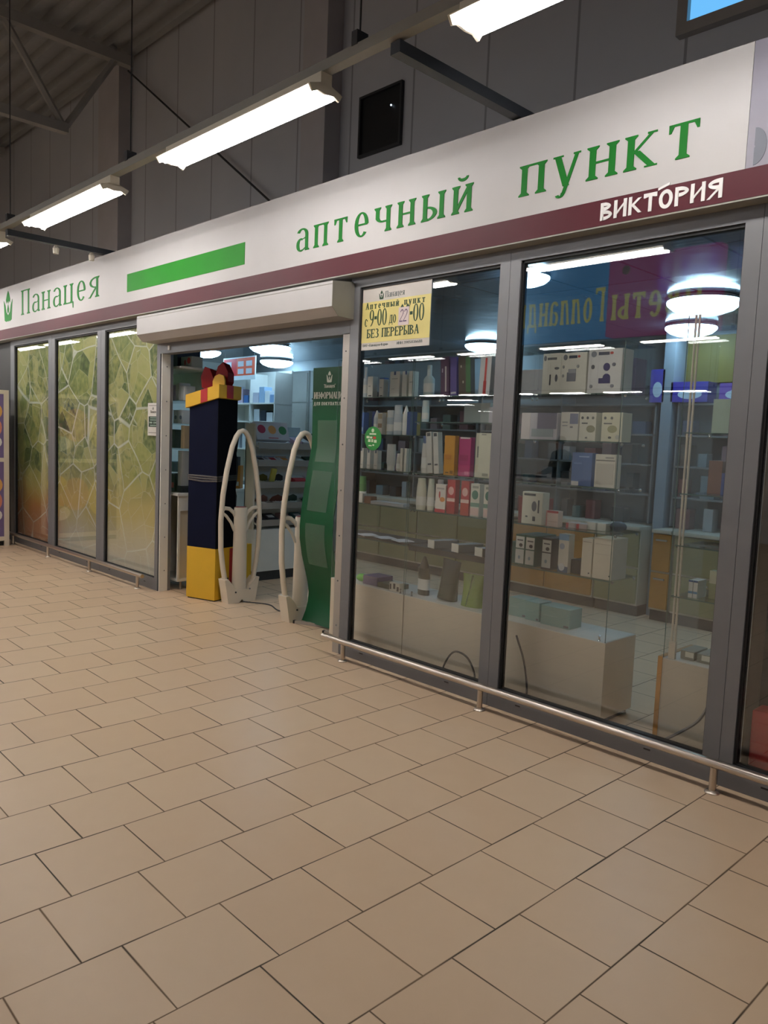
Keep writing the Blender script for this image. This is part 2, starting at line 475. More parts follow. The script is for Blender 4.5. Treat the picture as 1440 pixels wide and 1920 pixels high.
# ------------------------------------------------------------------ lettering (own outline alphabet)
class Face:
    """Upright Cyrillic letters drawn as strokes: w stem, t hairline, sf serif overhang."""
    def __init__(self, w=0.14, t=0.07, sf=0.07, cap=1.45, wid=0.62, gap=0.2):
        self.w, self.t, self.sf, self.cap, self.wid, self.gap = w, t, sf, cap, wid, gap
    def rect(self, x0, x1, y0, y1): return [(x0, y0), (x1, y0), (x1, y1), (x0, y1)]
    def line(self, x0, y0, x1, y1, w):
        return [(x0 - w / 2, y0), (x0 + w / 2, y0), (x1 + w / 2, y1), (x1 - w / 2, y1)]
    def arc(self, cx, cy, rx, ry, a0, a1, tx=None, ty=None, n=14):
        tx = self.w if tx is None else tx; ty = self.t if ty is None else ty
        out = []
        for i in range(n):
            b0 = math.radians(a0 + (a1 - a0) * i / n); b1 = math.radians(a0 + (a1 - a0) * (i + 1) / n)
            out.append([(cx + rx * math.cos(b0), cy + ry * math.sin(b0)), (cx + rx * math.cos(b1), cy + ry * math.sin(b1)),
                        (cx + (rx - tx) * math.cos(b1), cy + (ry - ty) * math.sin(b1)), (cx + (rx - tx) * math.cos(b0), cy + (ry - ty) * math.sin(b0))])
        return out
    def stem(self, x, y0, y1, ser='tb', w=None):
        w = w or self.w; s, t = self.sf, self.t
        o = [self.rect(x, x + w, y0, y1)]
        if s:
            if 'b' in ser: o.append([(x - s, y0), (x + w + s, y0), (x + w + s, y0 + t * .6), (x + w, y0 + t * 1.8), (x, y0 + t * 1.8), (x - s, y0 + t * .6)])
            if 't' in ser: o.append([(x - s, y1), (x - s, y1 - t * .6), (x, y1 - t * 1.8), (x + w, y1 - t * 1.8), (x + w + s, y1 - t * .6), (x + w + s, y1)])
        return o
    def glyph(self, ch):
        w, t, sf = self.w, self.t, self.sf
        up = ch.isupper() or ch.isdigit()
        H = self.cap if up else 1.0
        W = self.wid * (1.12 if up else 1.0)
        R = W - w
        c = ch.lower()
        st, rc, ln, ar = self.stem, self.rect, self.line, self.arc
        mid = H * .5
        if c in 'пnh' and c == 'п': return st(0, 0, H) + st(R, 0, H) + [rc(0, W, H - t, H)], W
        if c == 'н' or ch == 'H': return st(0, 0, H) + st(R, 0, H) + [rc(0, W, mid - t / 2, mid + t / 2)], W
        if c in 'ий':
            g = st(0, 0, H) + st(R, 0, H) + [ln(w * .6, t, W - w * .6, H - t, w * .75)]
            if c == 'й': g += ar(W / 2, H + .30, W * .30, .17, 180, 360, t, t * 1.6)
            return g, W
        if c == 'т': return st(W / 2 - w / 2, 0, H, 'b') + [rc(0, W, H - t, H), [(0, H), (0, H - .24), (t * .7, H - .24), (t * 1.6, H - t), (t * 1.6, H)], [(W, H), (W - t * 1.6, H), (W - t * 1.6, H - t), (W - t * .7, H - .24), (W, H - .24)]], W
        if c == 'г':
            W2 = W * .86
            return st(0, 0, H) + [rc(0, W2, H - t, H), [(W2, H), (W2 - t * 1.6, H), (W2 - t * 1.2, H - t), (W2 - t * .5, H - .26), (W2, H - .26)]], W2
        if c == 'к': return st(0, 0, H) + [ln(w * .8, mid * .92, W - w * .6, H - t * .6, t * 1.3), ln(W - w * .4, t * .3, w * 1.3, mid * 1.05, w * 1.05)] + ([rc(W - w - sf, W + sf * .8, 0, t * .7), rc(W - w * 1.2, W + sf * .3, H - t * .8, H)] if sf else []), W
        if c == 'ц': return st(0, 0, H) + st(R, 0, H) + [rc(0, W + t, 0, t), [(W, t), (W + t * 1.4, t), (W + t * 1.4, -.26), (W + t * .6, -.26)]], W + t
        if c == 'я':
            return st(R, 0, H) + ar(R, H - H * .27, R * .95, H * .27, 90, 270, w, t) + [ln(w * .3, 0, R, H * .5, w * .9), rc(R, W, H - t, H)] + ([rc(-sf * .6, w * .8, 0, t * .7)] if sf else []), W
        if c == 'ь' or c == 'ы':
            g = st(0, 0, H) + ar(w * .8, H * .27, W * .86 - w * .8, H * .27, -90, 90, w, t) + [rc(w * .5, w, 0, t), rc(w * .5, w, H * .54 - t, H * .54)]
            if c == 'ы': g += st(W * .86 + w * .55, 0, H); return g, W * .86 + w * 1.55
            return g, W * .86
        if c == 'ч': return st(R, 0, H) + st(0, H * .55, H, 't') + ar(R * .5 + w * .5, H * .62, R * .5 + w * .5, H * .24, 180, 285, w, t) + [rc(W * .5, R + .02, H * .38, H * .38 + t)], W
        if c == 'о': return ar(W / 2, H / 2, W / 2, H / 2 + .01, 0, 360, w, t, 28), W
        if c == 'с': return ar(W / 2, H / 2, W / 2, H / 2 + .01, 48, 315, w, t, 22) + [rc(W * .8, W * .8 + w * .55, H * .68, H * .86)], W * .95
        if c == 'e' or c == 'е':
            if up: return st(0, 0, H) + [rc(0, W * .9, 0, t), rc(0, W * .9, H - t, H), rc(0, W * .62, mid - t / 2, mid + t / 2), [(W * .9, H), (W * .9 - t * 1.3, H - t), (W * .9 - t * .3, H - .27), (W * .9, H - .27)], [(W * .9, 0), (W * .9, .27), (W * .9 - t * .3, .27), (W * .9 - t * 1.3, t)], rc(W * .6, W * .6 + t * .7, mid - .14, mid + .14)], W * .92
            return ar(W / 2, .5, W / 2, .51, 0, 318, w, t, 24) + [rc(w * .6, W - w * .3, .5 - t / 2, .5 + t / 2)], W * .95
        if c == 'а' or c == 'a':
            if up: return [ln(w * .3, 0, W / 2, H, t * 1.3), ln(W - w * .3, 0, W / 2, H, w * 1.1), rc(W * .22, W * .78, H * .33, H * .33 + t)] + ([rc(-sf, w * .8, 0, t * .7), rc(W - w - sf, W + sf, 0, t * .7)] if sf else []), W
            return st(R, 0, .72, '') + ar(R * .5 + w * .5, .72, R * .5 + w * .5, .29, 0, 155, w, t) + ar(R * .52, .28, R * .52, .30, 60, 300, w, t) + [ln(R * .75, .52, R + w * .2, .60, w * .5), ln(R * .7, .03, R + w * .2, .14, w * .5), [(R, 0), (R + w + sf, 0), (R + w + sf, t * .8), (R + w, t * 1.5), (R, t * 1.5)]], W
        if c == 'у': return [ln(w * .5, H - t * .3, W * .52, 0.02, w * 1.05), ln(W - w * .3, H - t * .3, W * .42, -.22 if not up else .12, t * 1.4)] + ar(W * .28, -.2 if not up else .14, W * .2, .13, 200, 380, t * 1.4, t) + ([rc(-sf * .6, w + sf, H - t * .8, H), rc(W - w * .9, W + sf * .6, H - t * .8, H)] if sf else []), W
        if c == 'д':
            return [ln(w * .7, t, W * .36, H - t, t * 1.3), rc(0, W + t, 0, t), rc(W * .3, W, H - t, H), rc(0, t, -.24, t), rc(W, W + t, -.24, t)] + st(R, 0, H, 't'), W + t
        if c == 'л': return [ln(w * .4, 0.02, W * .36, H - t, t * 1.4), rc(W * .3, W, H - t, H)] + st(R, 0, H) + ([rc(-sf * .6, w, 0, t * .8)] if sf else []), W
        if c == 'м':
            W2 = W * 1.2
            return st(0, 0, H, w=t * 1.2) + st(W2 - w, 0, H) + [ln(t, H, W2 / 2, .05, w * .9), ln(W2 - w * .5, H, W2 / 2, .05, t)], W2
        if c == 'б': return st(0, 0, H) + ar(w * .8, H * .29, W * .95 - w * .8, H * .29, -90, 90, w, t) + [rc(w * .5, w, 0, t), rc(w * .5, w, H * .58 - t, H * .58), rc(0, W * .88, H - t, H), rc(W * .88 - t * .7, W * .88, H - .26, H)], W * .95
        if c == 'в': return st(0, 0, H) + ar(w * .8, H * .28, W * .95 - w * .8, H * .28, -90, 90, w, t) + ar(w * .8, H * .77, W * .82 - w * .8, H * .23, -90, 90, w, t) + [rc(w * .5, w, 0, t), rc(w * .5, w, H * .55 - t / 2, H * .55 + t / 2), rc(w * .5, w, H - t, H)], W * .95
        if c == 'р':
            y0 = 0 if up else -.32
            h0 = H * .46 if up else .0
            return st(0, y0, H) + ar(w * .8, (h0 + H) / 2, W * .95 - w * .8, (H - h0) / 2, -90, 90, w, t) + [rc(w * .5, w, h0, h0 + t), rc(w * .5, w, H - t, H)], W * .95
        if c == 'з': return ar(W * .4, H * .27, W * .5, H * .28, -140, 90, w, t) + ar(W * .4, H * .77, W * .42, H * .24, -90, 140, w, t), W * .92
        if c == 'ф': return ar(W * .6, H * .5, W * .6, H * .34, 0, 360, w, t, 24) + st(W * .6 - w / 2, 0, H), W * 1.2
        if c == '0': return ar(W * .46, H / 2, W * .46, H / 2, 0, 360, w, t, 28), W * .92
        if c == '9': return ar(W * .45, H * .68, W * .45, H * .32, 0, 360, w, t, 24) + ar(W * .1, H * .62, W * .8, H * .64, -78, 12, w, t), W * .9
        if c == '6': return ar(W * .45, H * .32, W * .45, H * .32, 0, 360, w, t, 24) + ar(W * .8, H * .38, W * .8, H * .64, 102, 192, w, t), W * .9
        if c == '8': return ar(W * .45, H * .27, W * .45, H * .27, 0, 360, w, t, 20) + ar(W * .45, H * .76, W * .38, H * .24, 0, 360, w, t, 20), W * .9
        if c == '2': return ar(W * .42, H * .72, W * .42, H * .28, -30, 165, w, t) + [ln(w * .4, t, W * .78, H * .62, w * .8), rc(0, W * .86, 0, t * 1.2)], W * .9
        if c == '3': return ar(W * .38, H * .27, W * .46, H * .28, -150, 90, w, t) + ar(W * .38, H * .77, W * .4, H * .24, -90, 150, w, t), W * .9
        if c == '5': return [rc(w * .2, W * .8, H - t * 1.3, H), rc(w * .2, w * .9, H * .5, H)] + ar(W * .36, H * .3, W * .48, H * .3, -150, 120, w, t), W * .9
        if c == '-': return [rc(0, .34, .40, .40 + w * 1.1)], .34
        if c == '«': return [ln(.22, .75, .05, .5, t), ln(.05, .5, .22, .25, t), ln(.4, .75, .23, .5, t), ln(.23, .5, .4, .25, t)], .42
        if c == '»': return [ln(.02, .75, .19, .5, t), ln(.19, .5, .02, .25, t), ln(.2, .75, .37, .5, t), ln(.37, .5, .2, .25, t)], .42
        if c == '"': return [rc(.02, .02 + t, 1.1, 1.45), rc(.16, .16 + t, 1.1, 1.45)], .26
        if c == 'v': return [ln(w * .4, H, W / 2, 0, w), ln(W - w * .4, H, W / 2, 0, t)], W
        if c == 'i': return st(0, 0, H), w
        if c == 'c': return ar(W / 2, H / 2, W / 2, H / 2, 45, 315, w, t, 20), W * .9
        if c == 'y': return [ln(w * .4, H, W / 2, H * .45, w), ln(W - w * .4, H, W / 2, H * .45, t)] + st(W / 2 - w / 2, 0, H * .48, 'b'), W
        if c == 's': return ar(W * .42, H * .74, W * .4, H * .27, 20, 270, w, t) + ar(W * .42, H * .26, W * .42, H * .27, -160, 90, w, t), W * .86
        return [], W * .55
    def layout(self, txt):
        x = 0; polys = []
        for ch in txt:
            if ch == ' ':
                x += self.wid * .75; continue
            g, wd_ = self.glyph(ch)
            for p in g: polys.append([(a + x, b) for a, b in p])
            x += wd_ + self.gap
        return polys, x - self.gap

def lettering(name, txt, face, x0, x1, z0, h, y, m, parent, depth=0.003, mirror=False, slant=0.0, tilt=0.0):
    """Word between x0 and x1, baseline z0, lower-case height h, on the plane y (faces -y, or +y when mirrored)."""
    polys, tw = face.layout(txt)
    k = (x1 - x0) / tw
    mb = MB()
    for ip, p in enumerate(polys):
        q = []; dd = depth * (1 + .06 * (ip % 7))
        for a, b in p:
            X = x0 + a * k + b * h * slant
            if mirror: X = x1 + x0 - X
            q.append((X, z0 + b * h + (a * k) * tilt))
        try: mb.prism(q, (y, y - dd) if not mirror else (y, y + dd))
        except ValueError: pass
    return mb.build(name, m, parent)

def tulip(name, x0, x1, z0, z1, y, m, parent, depth=0.003):
    cup = [(.10, .05), (.30, .0), (.40, .03), (.5, .0), (.60, .03), (.70, .0), (.90, .05), (1.0, .70), (.82, .54), (.72, .32), (.5, .20), (.28, .32), (.18, .54), (.0, .70)]
    bud = [(.5, 1.0), (.62, .90), (.74, .72), (.72, .60), (.60, .68), (.5, .58), (.40, .68), (.28, .60), (.26, .72), (.38, .90)]
    drop = [(.5, .56), (.61, .40), (.57, .31), (.5, .27), (.43, .31), (.39, .40)]
    mb = MB()
    for p in (cup, bud, drop):
        mb.prism([(x0 + a * (x1 - x0), z0 + b * (z1 - z0)) for a, b in p], (y, y - depth))
    return mb.build(name, m, parent)

SERIF = Face(0.13, 0.055, 0.075, 1.42, 0.62, 0.24)
SERIFB = Face(0.17, 0.065, 0.07, 1.42, 0.66, 0.16)
SANS = Face(0.24, 0.2, 0.0, 1.0, 0.86, 0.14)

# ================================================================== THE SETTING
struct(MB().box(-34, 9, -42, 5, -0.2, 0).build('floor', M['floor']))
W = 3.6
struct(MB().box(-34, 9, W, W + 0.2, 0, 8.7).build('wall_back', M['upperwall']))
struct(MB().box(-34.2, -34, -42, 5, 0, 8.7).build('wall_left', M['upperwall']))
struct(MB().box(9, 9.2, -42, 5, 0, 8.7).build('wall_right', M['upperwall']))
struct(MB().box(-34, 9, -42.2, -42, 0, 8.7).build('wall_front', M['opp']))
# corrugated roof, ribs running along x
mb = MB(); y = -42.0; prof = []
while y < W + 0.2:
    prof += [(y, 8.56), (y + .13, 8.56), (y + .18, 8.68), (y + .31, 8.68)]
    y += .36
pts = prof + [(prof[-1][0], 8.85), (prof[0][0], 8.85)]
mb.prism(pts, (-34, 9), 'x')
struct(mb.build('ceiling', M['roofm']))
# columns standing against the back wall
for i, (a, b) in enumerate(((-13.25, -12.35), (-6.62, -6.1), (-20.6, -20.0), (-28, -27.4))):
    struct(MB().box(a, b, W - 0.28, W, 2.75, 8.45).build('column', M['columnm']))
struct(MB().tube([(-12.3, W - .12, 8.35), (-4.6, W - .12, 3.0)], 0.018, 8).build('trim_1', M['darkgrey']))
# roof trusses across the hall
for tx in (-12.0, -19.0):
    mb = MB()
    mb.box(tx - .08, tx + .08, -20, W - .2, 8.28, 8.46)
    mb.box(tx - .08, tx + .08, -20, 2.2, 6.74, 6.90)
    yy = 3.1; nodes = []
    while yy > -18:
        mb.tube([(tx, yy, 8.36), (tx, yy - .95, 6.82)], 0.065, 6)
        mb.tube([(tx, yy - .95, 6.82), (tx, yy - 2.0, 8.36)], 0.065, 6)
        yy -= 2.0
    tag(mb.build('roof_truss', M['trussm']), 'grey zigzag steel truss under the corrugated roof, %s' % ('nearer one' if tx > -13 else 'farther one'), 'truss')
struct(MB().tube([(-12.06, 3.1, 8.4), (-12.06, 3.1, 8.56)], .05, 6).build('trim_2', M['trussm']))
# dark opening in the upper wall
vo = thing('wall_vent', 'square black vent opening high on the grey wall', 'vent', (-5.27, W, 5.66))
B('hole', M['black'], vo, -.37, .37, -.012, -.002, -.36, .36)
for a in ((-.40, -.37, -.05, 0, -.39, .39), (.37, .40, -.05, 0, -.39, .39), (-.37, .37, -.05, 0, .36, .39), (-.37, .37, -.05, 0, -.39, -.36)):
    B('frame', M['darkgrey'], vo, *a)
MB().ball((.2, -.03, .14), .012).build('pilot_light', emit('pilot', (.7, .85, 1), 1.2), vo)
# blue dusk window, top right
wn = thing('window_7', None, None, (-.35, W, 6.0), kind='structure')
B('pane', emit('dusk_sky', (.13, .43, .80), .85), wn, -.78, .9, -.03, -.02, -.55, .7)
for a in ((-.88, -.78, -.09, 0, -.65, .8), (.9, 1.0, -.09, 0, -.65, .8), (-.78, .9, -.09, 0, -.65, -.55), (-.78, .9, -.09, 0, .7, .8)):
    B('frame', M['alu'], wn, *a)

# shop shell
struct(B('ceiling_shop', M['ceil'], None, -8.2, 1.08, .07, 3.55, 2.62, 2.70))
struct(B('wall_shop_back', mat('shop_wall_grey', (150, 156, 160), .6), None, -8.2, 1.08, 3.5, 3.58, 0, 2.62))
struct(B('wall_shop_left', M['whitecool'], None, -8.28, -8.2, .07, 3.58, 0, 2.70))
struct(B('wall_shop_right', M['whitecool'], None, 1.07, 1.12, .14, 3.58, 0, 2.70))

# ------------------------------------------------------------------ glazing: each window its own frame and pane
def window(idx, x0, x1, l, r, film=False, pane=True):
    """l, r: width of the left and right post."""
    w = thing('window_%d' % idx, None, None, kind='structure')
    f = MB()
    f.box(x0, x0 + l, 0, .06, 0, 2.608)
    f.box(x1 - r, x1, 0, .06, 0, 2.608)
    f.box(x0 + l, x1 - r, 0, .06, 0, .115)
    f.box(x0 + l, x1 - r, 0, .06, 2.535, 2.608)
    f.build('frame', M['frame'], w)
    g = MB()
    g.box(x0 + l, x0 + l + .012, .012, .05, .115, 2.535)
    g.box(x1 - r - .006, x1 - r, .012, .05, .115, 2.535)
    g.box(x0 + l, x1 - r, .012, .05, 2.520, 2.535)
    g.box(x0 + l, x1 - r, .012, .05, .115, .121)
    g.build('gasket', M['frame_dark'], w)
    B('pane', M['glass'], w, x0 + l + .012, x1 - r - .006, .024, .032, .121, 2.520)
    d = MB()
    xx = x0 + l + .13
    while xx < x1 - r:
        d.box(xx, xx + .035, -.001, .002, .052, .060); xx += .78
    d.build('drain_slot', M['black'], w)
    if film:
        B('film', M['film'], w, x0 + l + .012, x1 - r - .006, .036, .039, .121, 2.520)
    return w
window(1, -8.28, -6.905, .135, .10, True)
window(2, -6.903, -5.567, .095, .09, True)
window(3, -5.565, -4.287, .095, .063, True)
window(4, -1.63, -.298, .088, .070)
window(5, -.296, 1.049, .070, .076)
window(6, 1.051, 2.5, .060, .08)
# dark neighbour bay beyond the left end and behind the right-hand pane
struct(B('wall_bay_left', M['darkgrey'], None, -11.5, -8.3, .02, .10, 0, 2.6))
rb = thing('dark_cabinet', 'tall dark cabinet with a pale edge behind the last pane on the right', 'cabinet', (0, 0, 0))
B('side_edge', cm((104, 88, 68)), rb, 1.122, 1.128, .065, .219, .004, 2.1)
B('body', M['black'], rb, 1.122, 1.60, .22, 1.1, .004, 2.3)
MB().tube([(1.20, .20, .62), (1.20, .20, 1.02)], .005, 6).build('handle', M['chrome'], rb)
tag(B('red_crate', M['red'], None, 1.150, 1.42, .075, .195, .001, .37, bev=.01), 'red crate on the floor behind the last pane on the right', 'crate')
struct(B('wall_bay_right', M['darkgrey'], None, 1.1, 4.5, 1.2, 1.28, 0, 2.6))

# entrance: guides, lintel, shutter box
dr = thing('door_1', None, None, kind='structure')
B('guide', M['white'], dr, -4.262, -4.25, .0, .085, 0.0, 2.24)  # white, not aluminium: the light on this guide is put into its colour
B('post', M['frame'], dr, -4.286, -4.262, .09, .12, 0.0, 2.24)
B('guide', M['alu'], dr, -1.70, -1.632, .0, .10, 0.0, 2.24)
B('gap', M['frame_dark'], dr, -4.286, -4.262, .01, .09, 0, 2.30)
B('lintel', M['frame'], dr, -4.286, -1.632, .0, .10, 2.235, 2.33)
B('header', M['frame'], dr, -4.286, -1.632, .05, .10, 2.33, 2.608)
rv = MB()
for k in range(7):
    rv.ball((-1.665, -.001, .2 + k * .32), .006, 4); rv.ball((-4.249, .05, .2 + k * .32), .006, 4)
rv.build('rivet', M['frame'], dr)
B('sensor', M['white'], dr, -4.13, -4.10, -.012, 0, 2.26, 2.30)
sh = thing('roller_shutter_box', 'long silver roller shutter housing above the open entrance', 'shutter box')
prof = [(-.195, 2.39), (-.195, 2.555), (-.02, 2.575), (-.001, 2.56), (-.001, 2.328), (-.138, 2.333)]
MB().prism(prof, (-4.37, -1.602), 'x').build('housing', M['shutter'], sh)
B('seam', M['soffit'], sh, -4.37, -1.602, -.197, -.194, 2.535, 2.539)
MB().prism(prof, (-1.602, -1.597), 'x').build('end_cap', M['soffit'], sh)

# ------------------------------------------------------------------ fascia sign
fs = thing('fascia_sign', 'long white pharmacy sign board with green lettering over maroon band', 'sign')
SY = -.09
B('board', M['signwhite'], fs, -9.3, .987, SY, .10, 2.735, 3.255)
B('band', M['maroon'], fs, -9.3, 3.2, SY - .002, .10, 2.612, 2.735)
B('soffit', M['soffit'], fs, -9.3, 3.2, SY, .10, 2.604, 2.612)
lp = mat('lilac_panel', (136, 133, 147), .5, 0, .05)
B('grey_panel', lp, fs, .989, 3.2, SY, .10, 2.735, 3.255)
for cx, cz, r, t in ((1.02, 2.82, .055, .05), (1.24, 2.98, .17, .13)):
    mb = MB()
    for i in range(16):
        a0, a1 = math.radians(-90 + 180 * i / 16), math.radians(-90 + 180 * (i + 1) / 16)
        mb.prism([(cx + r * math.cos(a0) * .9, cz + 1.4 * r * math.sin(a0)), (cx + r * math.cos(a1) * .9, cz + 1.4 * r * math.sin(a1)), (cx + (r - t) * math.cos(a1) * .6, cz + (r - t) * math.sin(a1)), (cx + (r - t) * math.cos(a0) * .6, cz + (r - t) * math.sin(a0))], (SY, SY - .002))
    mb.build('swirl', cm((98, 102, 116)), fs)
tulip('emblem', -8.24, -7.93, 2.822, 3.205, SY, M['lgreen'], fs)
lettering('lettering', 'Панацея', Face(.125, .06, .075, 1.42, .62, .30), -7.60, -5.44, 2.862, .205, SY, M['lgreen'], fs)
B('green_bar', M['bgreen'], fs, -4.79, -2.795, SY - .003, SY, 2.835, 3.003)
lettering('lettering', 'аптечный', Face(.15, .07, .06, 1.42, .60, .34), -2.14, -.53, 2.832, .155, SY, M['lgreen'], fs)
lettering('lettering', 'пункт', Face(.15, .065, .065, 1.42, .60, .26), -.185, .775, 2.842, .158, SY, M['lgreen'], fs)
wl = mat('letter_white', (232, 230, 228), .5)
lettering('lettering', 'ВИКТОРИЯ', SANS, .305, .90, 2.634, .084, SY - .002, wl, fs)
lettering('accent', '-', Face(.30, .2, 0, 1, .5, .1), .60, .655, 2.706, .035, SY - .002, wl, fs, tilt=.3)

# ================================================================== LUMINAIRES
lam_root = thing('fluorescent_lamp', 'lamp', 'lamp', (0, 0, 0))
L0, L1 = -.78, .78
B('housing', M['luminaire'], lam_root, L0, L1, -.035, .035, .03, .09)
mb = MB()
mb.prism([(-.035, .03), (-.105, .008), (-.107, .012), (-.037, .036)], (L0, L1), 'x')
mb.prism([(.035, .03), (.105, .008), (.107, .012), (.037, .036)], (L0, L1), 'x')
mb.box(L0, L1, -.037, .037, .027, .032)
mb.build('reflector', M['luminaire'], lam_root)
for e in (L0, L1 - .012): MB().prism([(-.105, .008), (-.042, .034), (.042, .034), (.105, .008), (.085, -.022), (.05, -.006), (.0, -.012), (-.05, -.006), (-.085, -.022)], (e, e + .012), 'x').build('end_plate', M['luminaire'], lam_root)
for yy in (-.055, .055):
    MB().tube([(L0 + .03, yy, -.008), (L1 - .03, yy, -.008)], .014, 8).build('tube', M['tube'], lam_root)
first = True
RZ = 3.235
rows = [(-1.0, RZ, [-13.5, -11.07, -8.64, -6.27, -3.88, -1.515, .94, 3.4], 'front row of lamps over the walkway'),
        (-3.1, 3.33, [-16.55, -14.65, -11.95, -9.35, -6.8, -4.26, -1.74], 'second row of lamps, mirrored in the shop windows'),
        (-5.2, 3.56, [-11.0, -8.6], 'third row of lamps, mirrored in the shop windows'),
        (-11.0, 3.70, [-14.2, -11.8, -9.4, -7.0, -4.6, -2.2], 'fourth row of lamps, mirrored in the shop windows'),
        (-23.0, 3.70, [-22, -19.6, -17.2, -14.8, -12.4, -10.0, -7.6], 'fifth row of lamps, mirrored in the shop windows'),
        (-26.0, 3.70, [-22.9, -18.7, -16.3, -13.9, -11.5, -9.1], 'sixth row of lamps, mirrored in the shop windows'),
        (-29.5, 3.70, [-26, -21.2, -18.8, -16.4, -14.0, -11.6], 'seventh row of lamps, mirrored in the shop windows'),
        (-36.0, 3.70, [-29, -26.6, -24.2, -19.4, -17.0, -14.6], 'eighth row of lamps, mirrored in the shop windows')]
front_labels = {-6.27: 'lit twin tube lamp high over the tulip emblem of the sign', -3.88: 'lit twin tube lamp over the green bar of the sign',
                -1.515: 'lit twin tube lamp hanging nearest the square black vent', .94: 'lit twin tube lamp cut by the top edge, left of the blue window',
                -8.64: 'lit twin tube lamp, leftmost of the front row in view'}
for ry, rz_, xs, lab in rows:
    lx = thing('lamp_trunking', 'grey rail above the ' + lab, 'rail')
    B('rail', M['rail'], lx, xs[0] - .78, xs[-1] + 1.2, ry - .03, ry + .03, rz_ + .09, rz_ + .14)
    for k, x in enumerate(xs):
        MB().tube([(x + 1.02, ry, rz_ + .13), (x + 1.02, ry, 8.56)], .005, 5).build('hanger', M['darkgrey'], lx)
        MB().box(x + 1.0, x + 1.04, ry - .035, ry + .035, rz_ + .135, rz_ + .20).build('bracket', M['darkgrey'], lx)
        lb = front_labels.get(x) if ry == -1.0 else None
        grp = lab
        if lb is None: lb = 'twin tube lamp in the ' + lab
        if first:
            o = lam_root; first = False
            o.location = (x, ry, rz_); o['label'] = lb; o['group'] = grp
        else:
            dup(lam_root, (x, ry, rz_), 0, lb, grp)
for i, x in enumerate((-5.35, -.25)):
    cb = thing('cross_rail', ('dark cross rail behind the tulip end of the sign' if i == 0 else 'dark cross rail from the lamp row to behind the sign, beside the vent'), 'rail')
    B('rail', M['crossrail'], cb, x - .03, x + .03, -1.0, W - .02, RZ + .03, RZ + .085)
    if i == 0:
        for yy in (-.55, -.2):
            MB().lathe([(.025, -.05), (.03, 0), (.012, .03)], (x, yy, RZ + .0), 10).build('holder', M['luminaire'], cb)

# round ceiling lamps of the shop
dm = thing('ceiling_lamp', 'x', 'ceiling lamp', (0, 0, 0))
MB().lathe([(.225, -.001), (.235, -.020), (.0, -.020)], (0, 0, 0), 28).build('rim', M['white'], dm, True)
MB().lathe([(.252, -.020), (.252, -.025), (.0, -.025)], (0, 0, 0), 28).build('glow_trim_ring', M['darkgrey'], dm, True)  # dark ring added to trim the dome's glow towards the ceiling
MB().lathe([(.246, -.0255), (.25, -.034), (.245, -.052), (.205, -.085), (.13, -.112), (.06, -.12), (0, -.122)], (0, 0, 0), 28).build('diffuser', M['dome'], dm, True)
doms = [(-5.40, 2.03, 1.0, 'round lamp on the ceiling above the hosiery rack, larger of the pair over the entrance'),
        (-6.82, 3.16, .95, 'round lamp on the ceiling behind the larger one over the entrance'),
        (-6.10, 1.32, 1.0, 'round lamp cut by the shutter lintel at the left of the entrance'),
        (-6.72, 1.92, .85, 'round lamp partly behind the shutter lintel, beside the red price posters'),
        (-.645, .62, .62, 'round lamp on the ceiling behind the mullion between the two clear windows'),
        (-.06, 1.94, 1.0, 'large round lamp on the ceiling at the right of the clear right window'),
        (-.64, 3.02, .85, 'round lamp on the ceiling behind the large one in the right window'),
        (-3.0, 3.15, .85, 'round lamp on the ceiling behind the opening-hours window, just above the showcases')]
for i, (x, y, s, lb) in enumerate(doms):
    o = dm if i == 0 else dup(dm, (0, 0, 0))
    o.location = (x, y, 2.618); o['label'] = lb; o['group'] = 'round ceiling lamps of the pharmacy'
    o.scale = (s, s, s)

# ================================================================== PROTECTIVE RAIL
def bumper(x0, x1, posts, label, plabels):
    r = thing('kick_rail', label, 'rail')
    MB().tube([(x0, -.10, .135), (x1, -.10, .135)], .02, 14).build('bar', M['steel'], r, True)
    for px in posts:
        MB().lathe([(.033, 0), (.033, .004), (.026, .012), (.016, .014), (.016, .118)], (px, -.10, 0), 16).build('post', M['steel'], r, True)
bumper(-1.69, 2.6, (-1.47, -.27, 1.07, 2.3), 'brushed steel kick rail on short posts in front of the clear windows', None)
bumper(-8.1, -4.39, (-7.9, -6.74, -5.59, -4.49), 'brushed steel kick rail on short posts below the leaf-print windows', None)

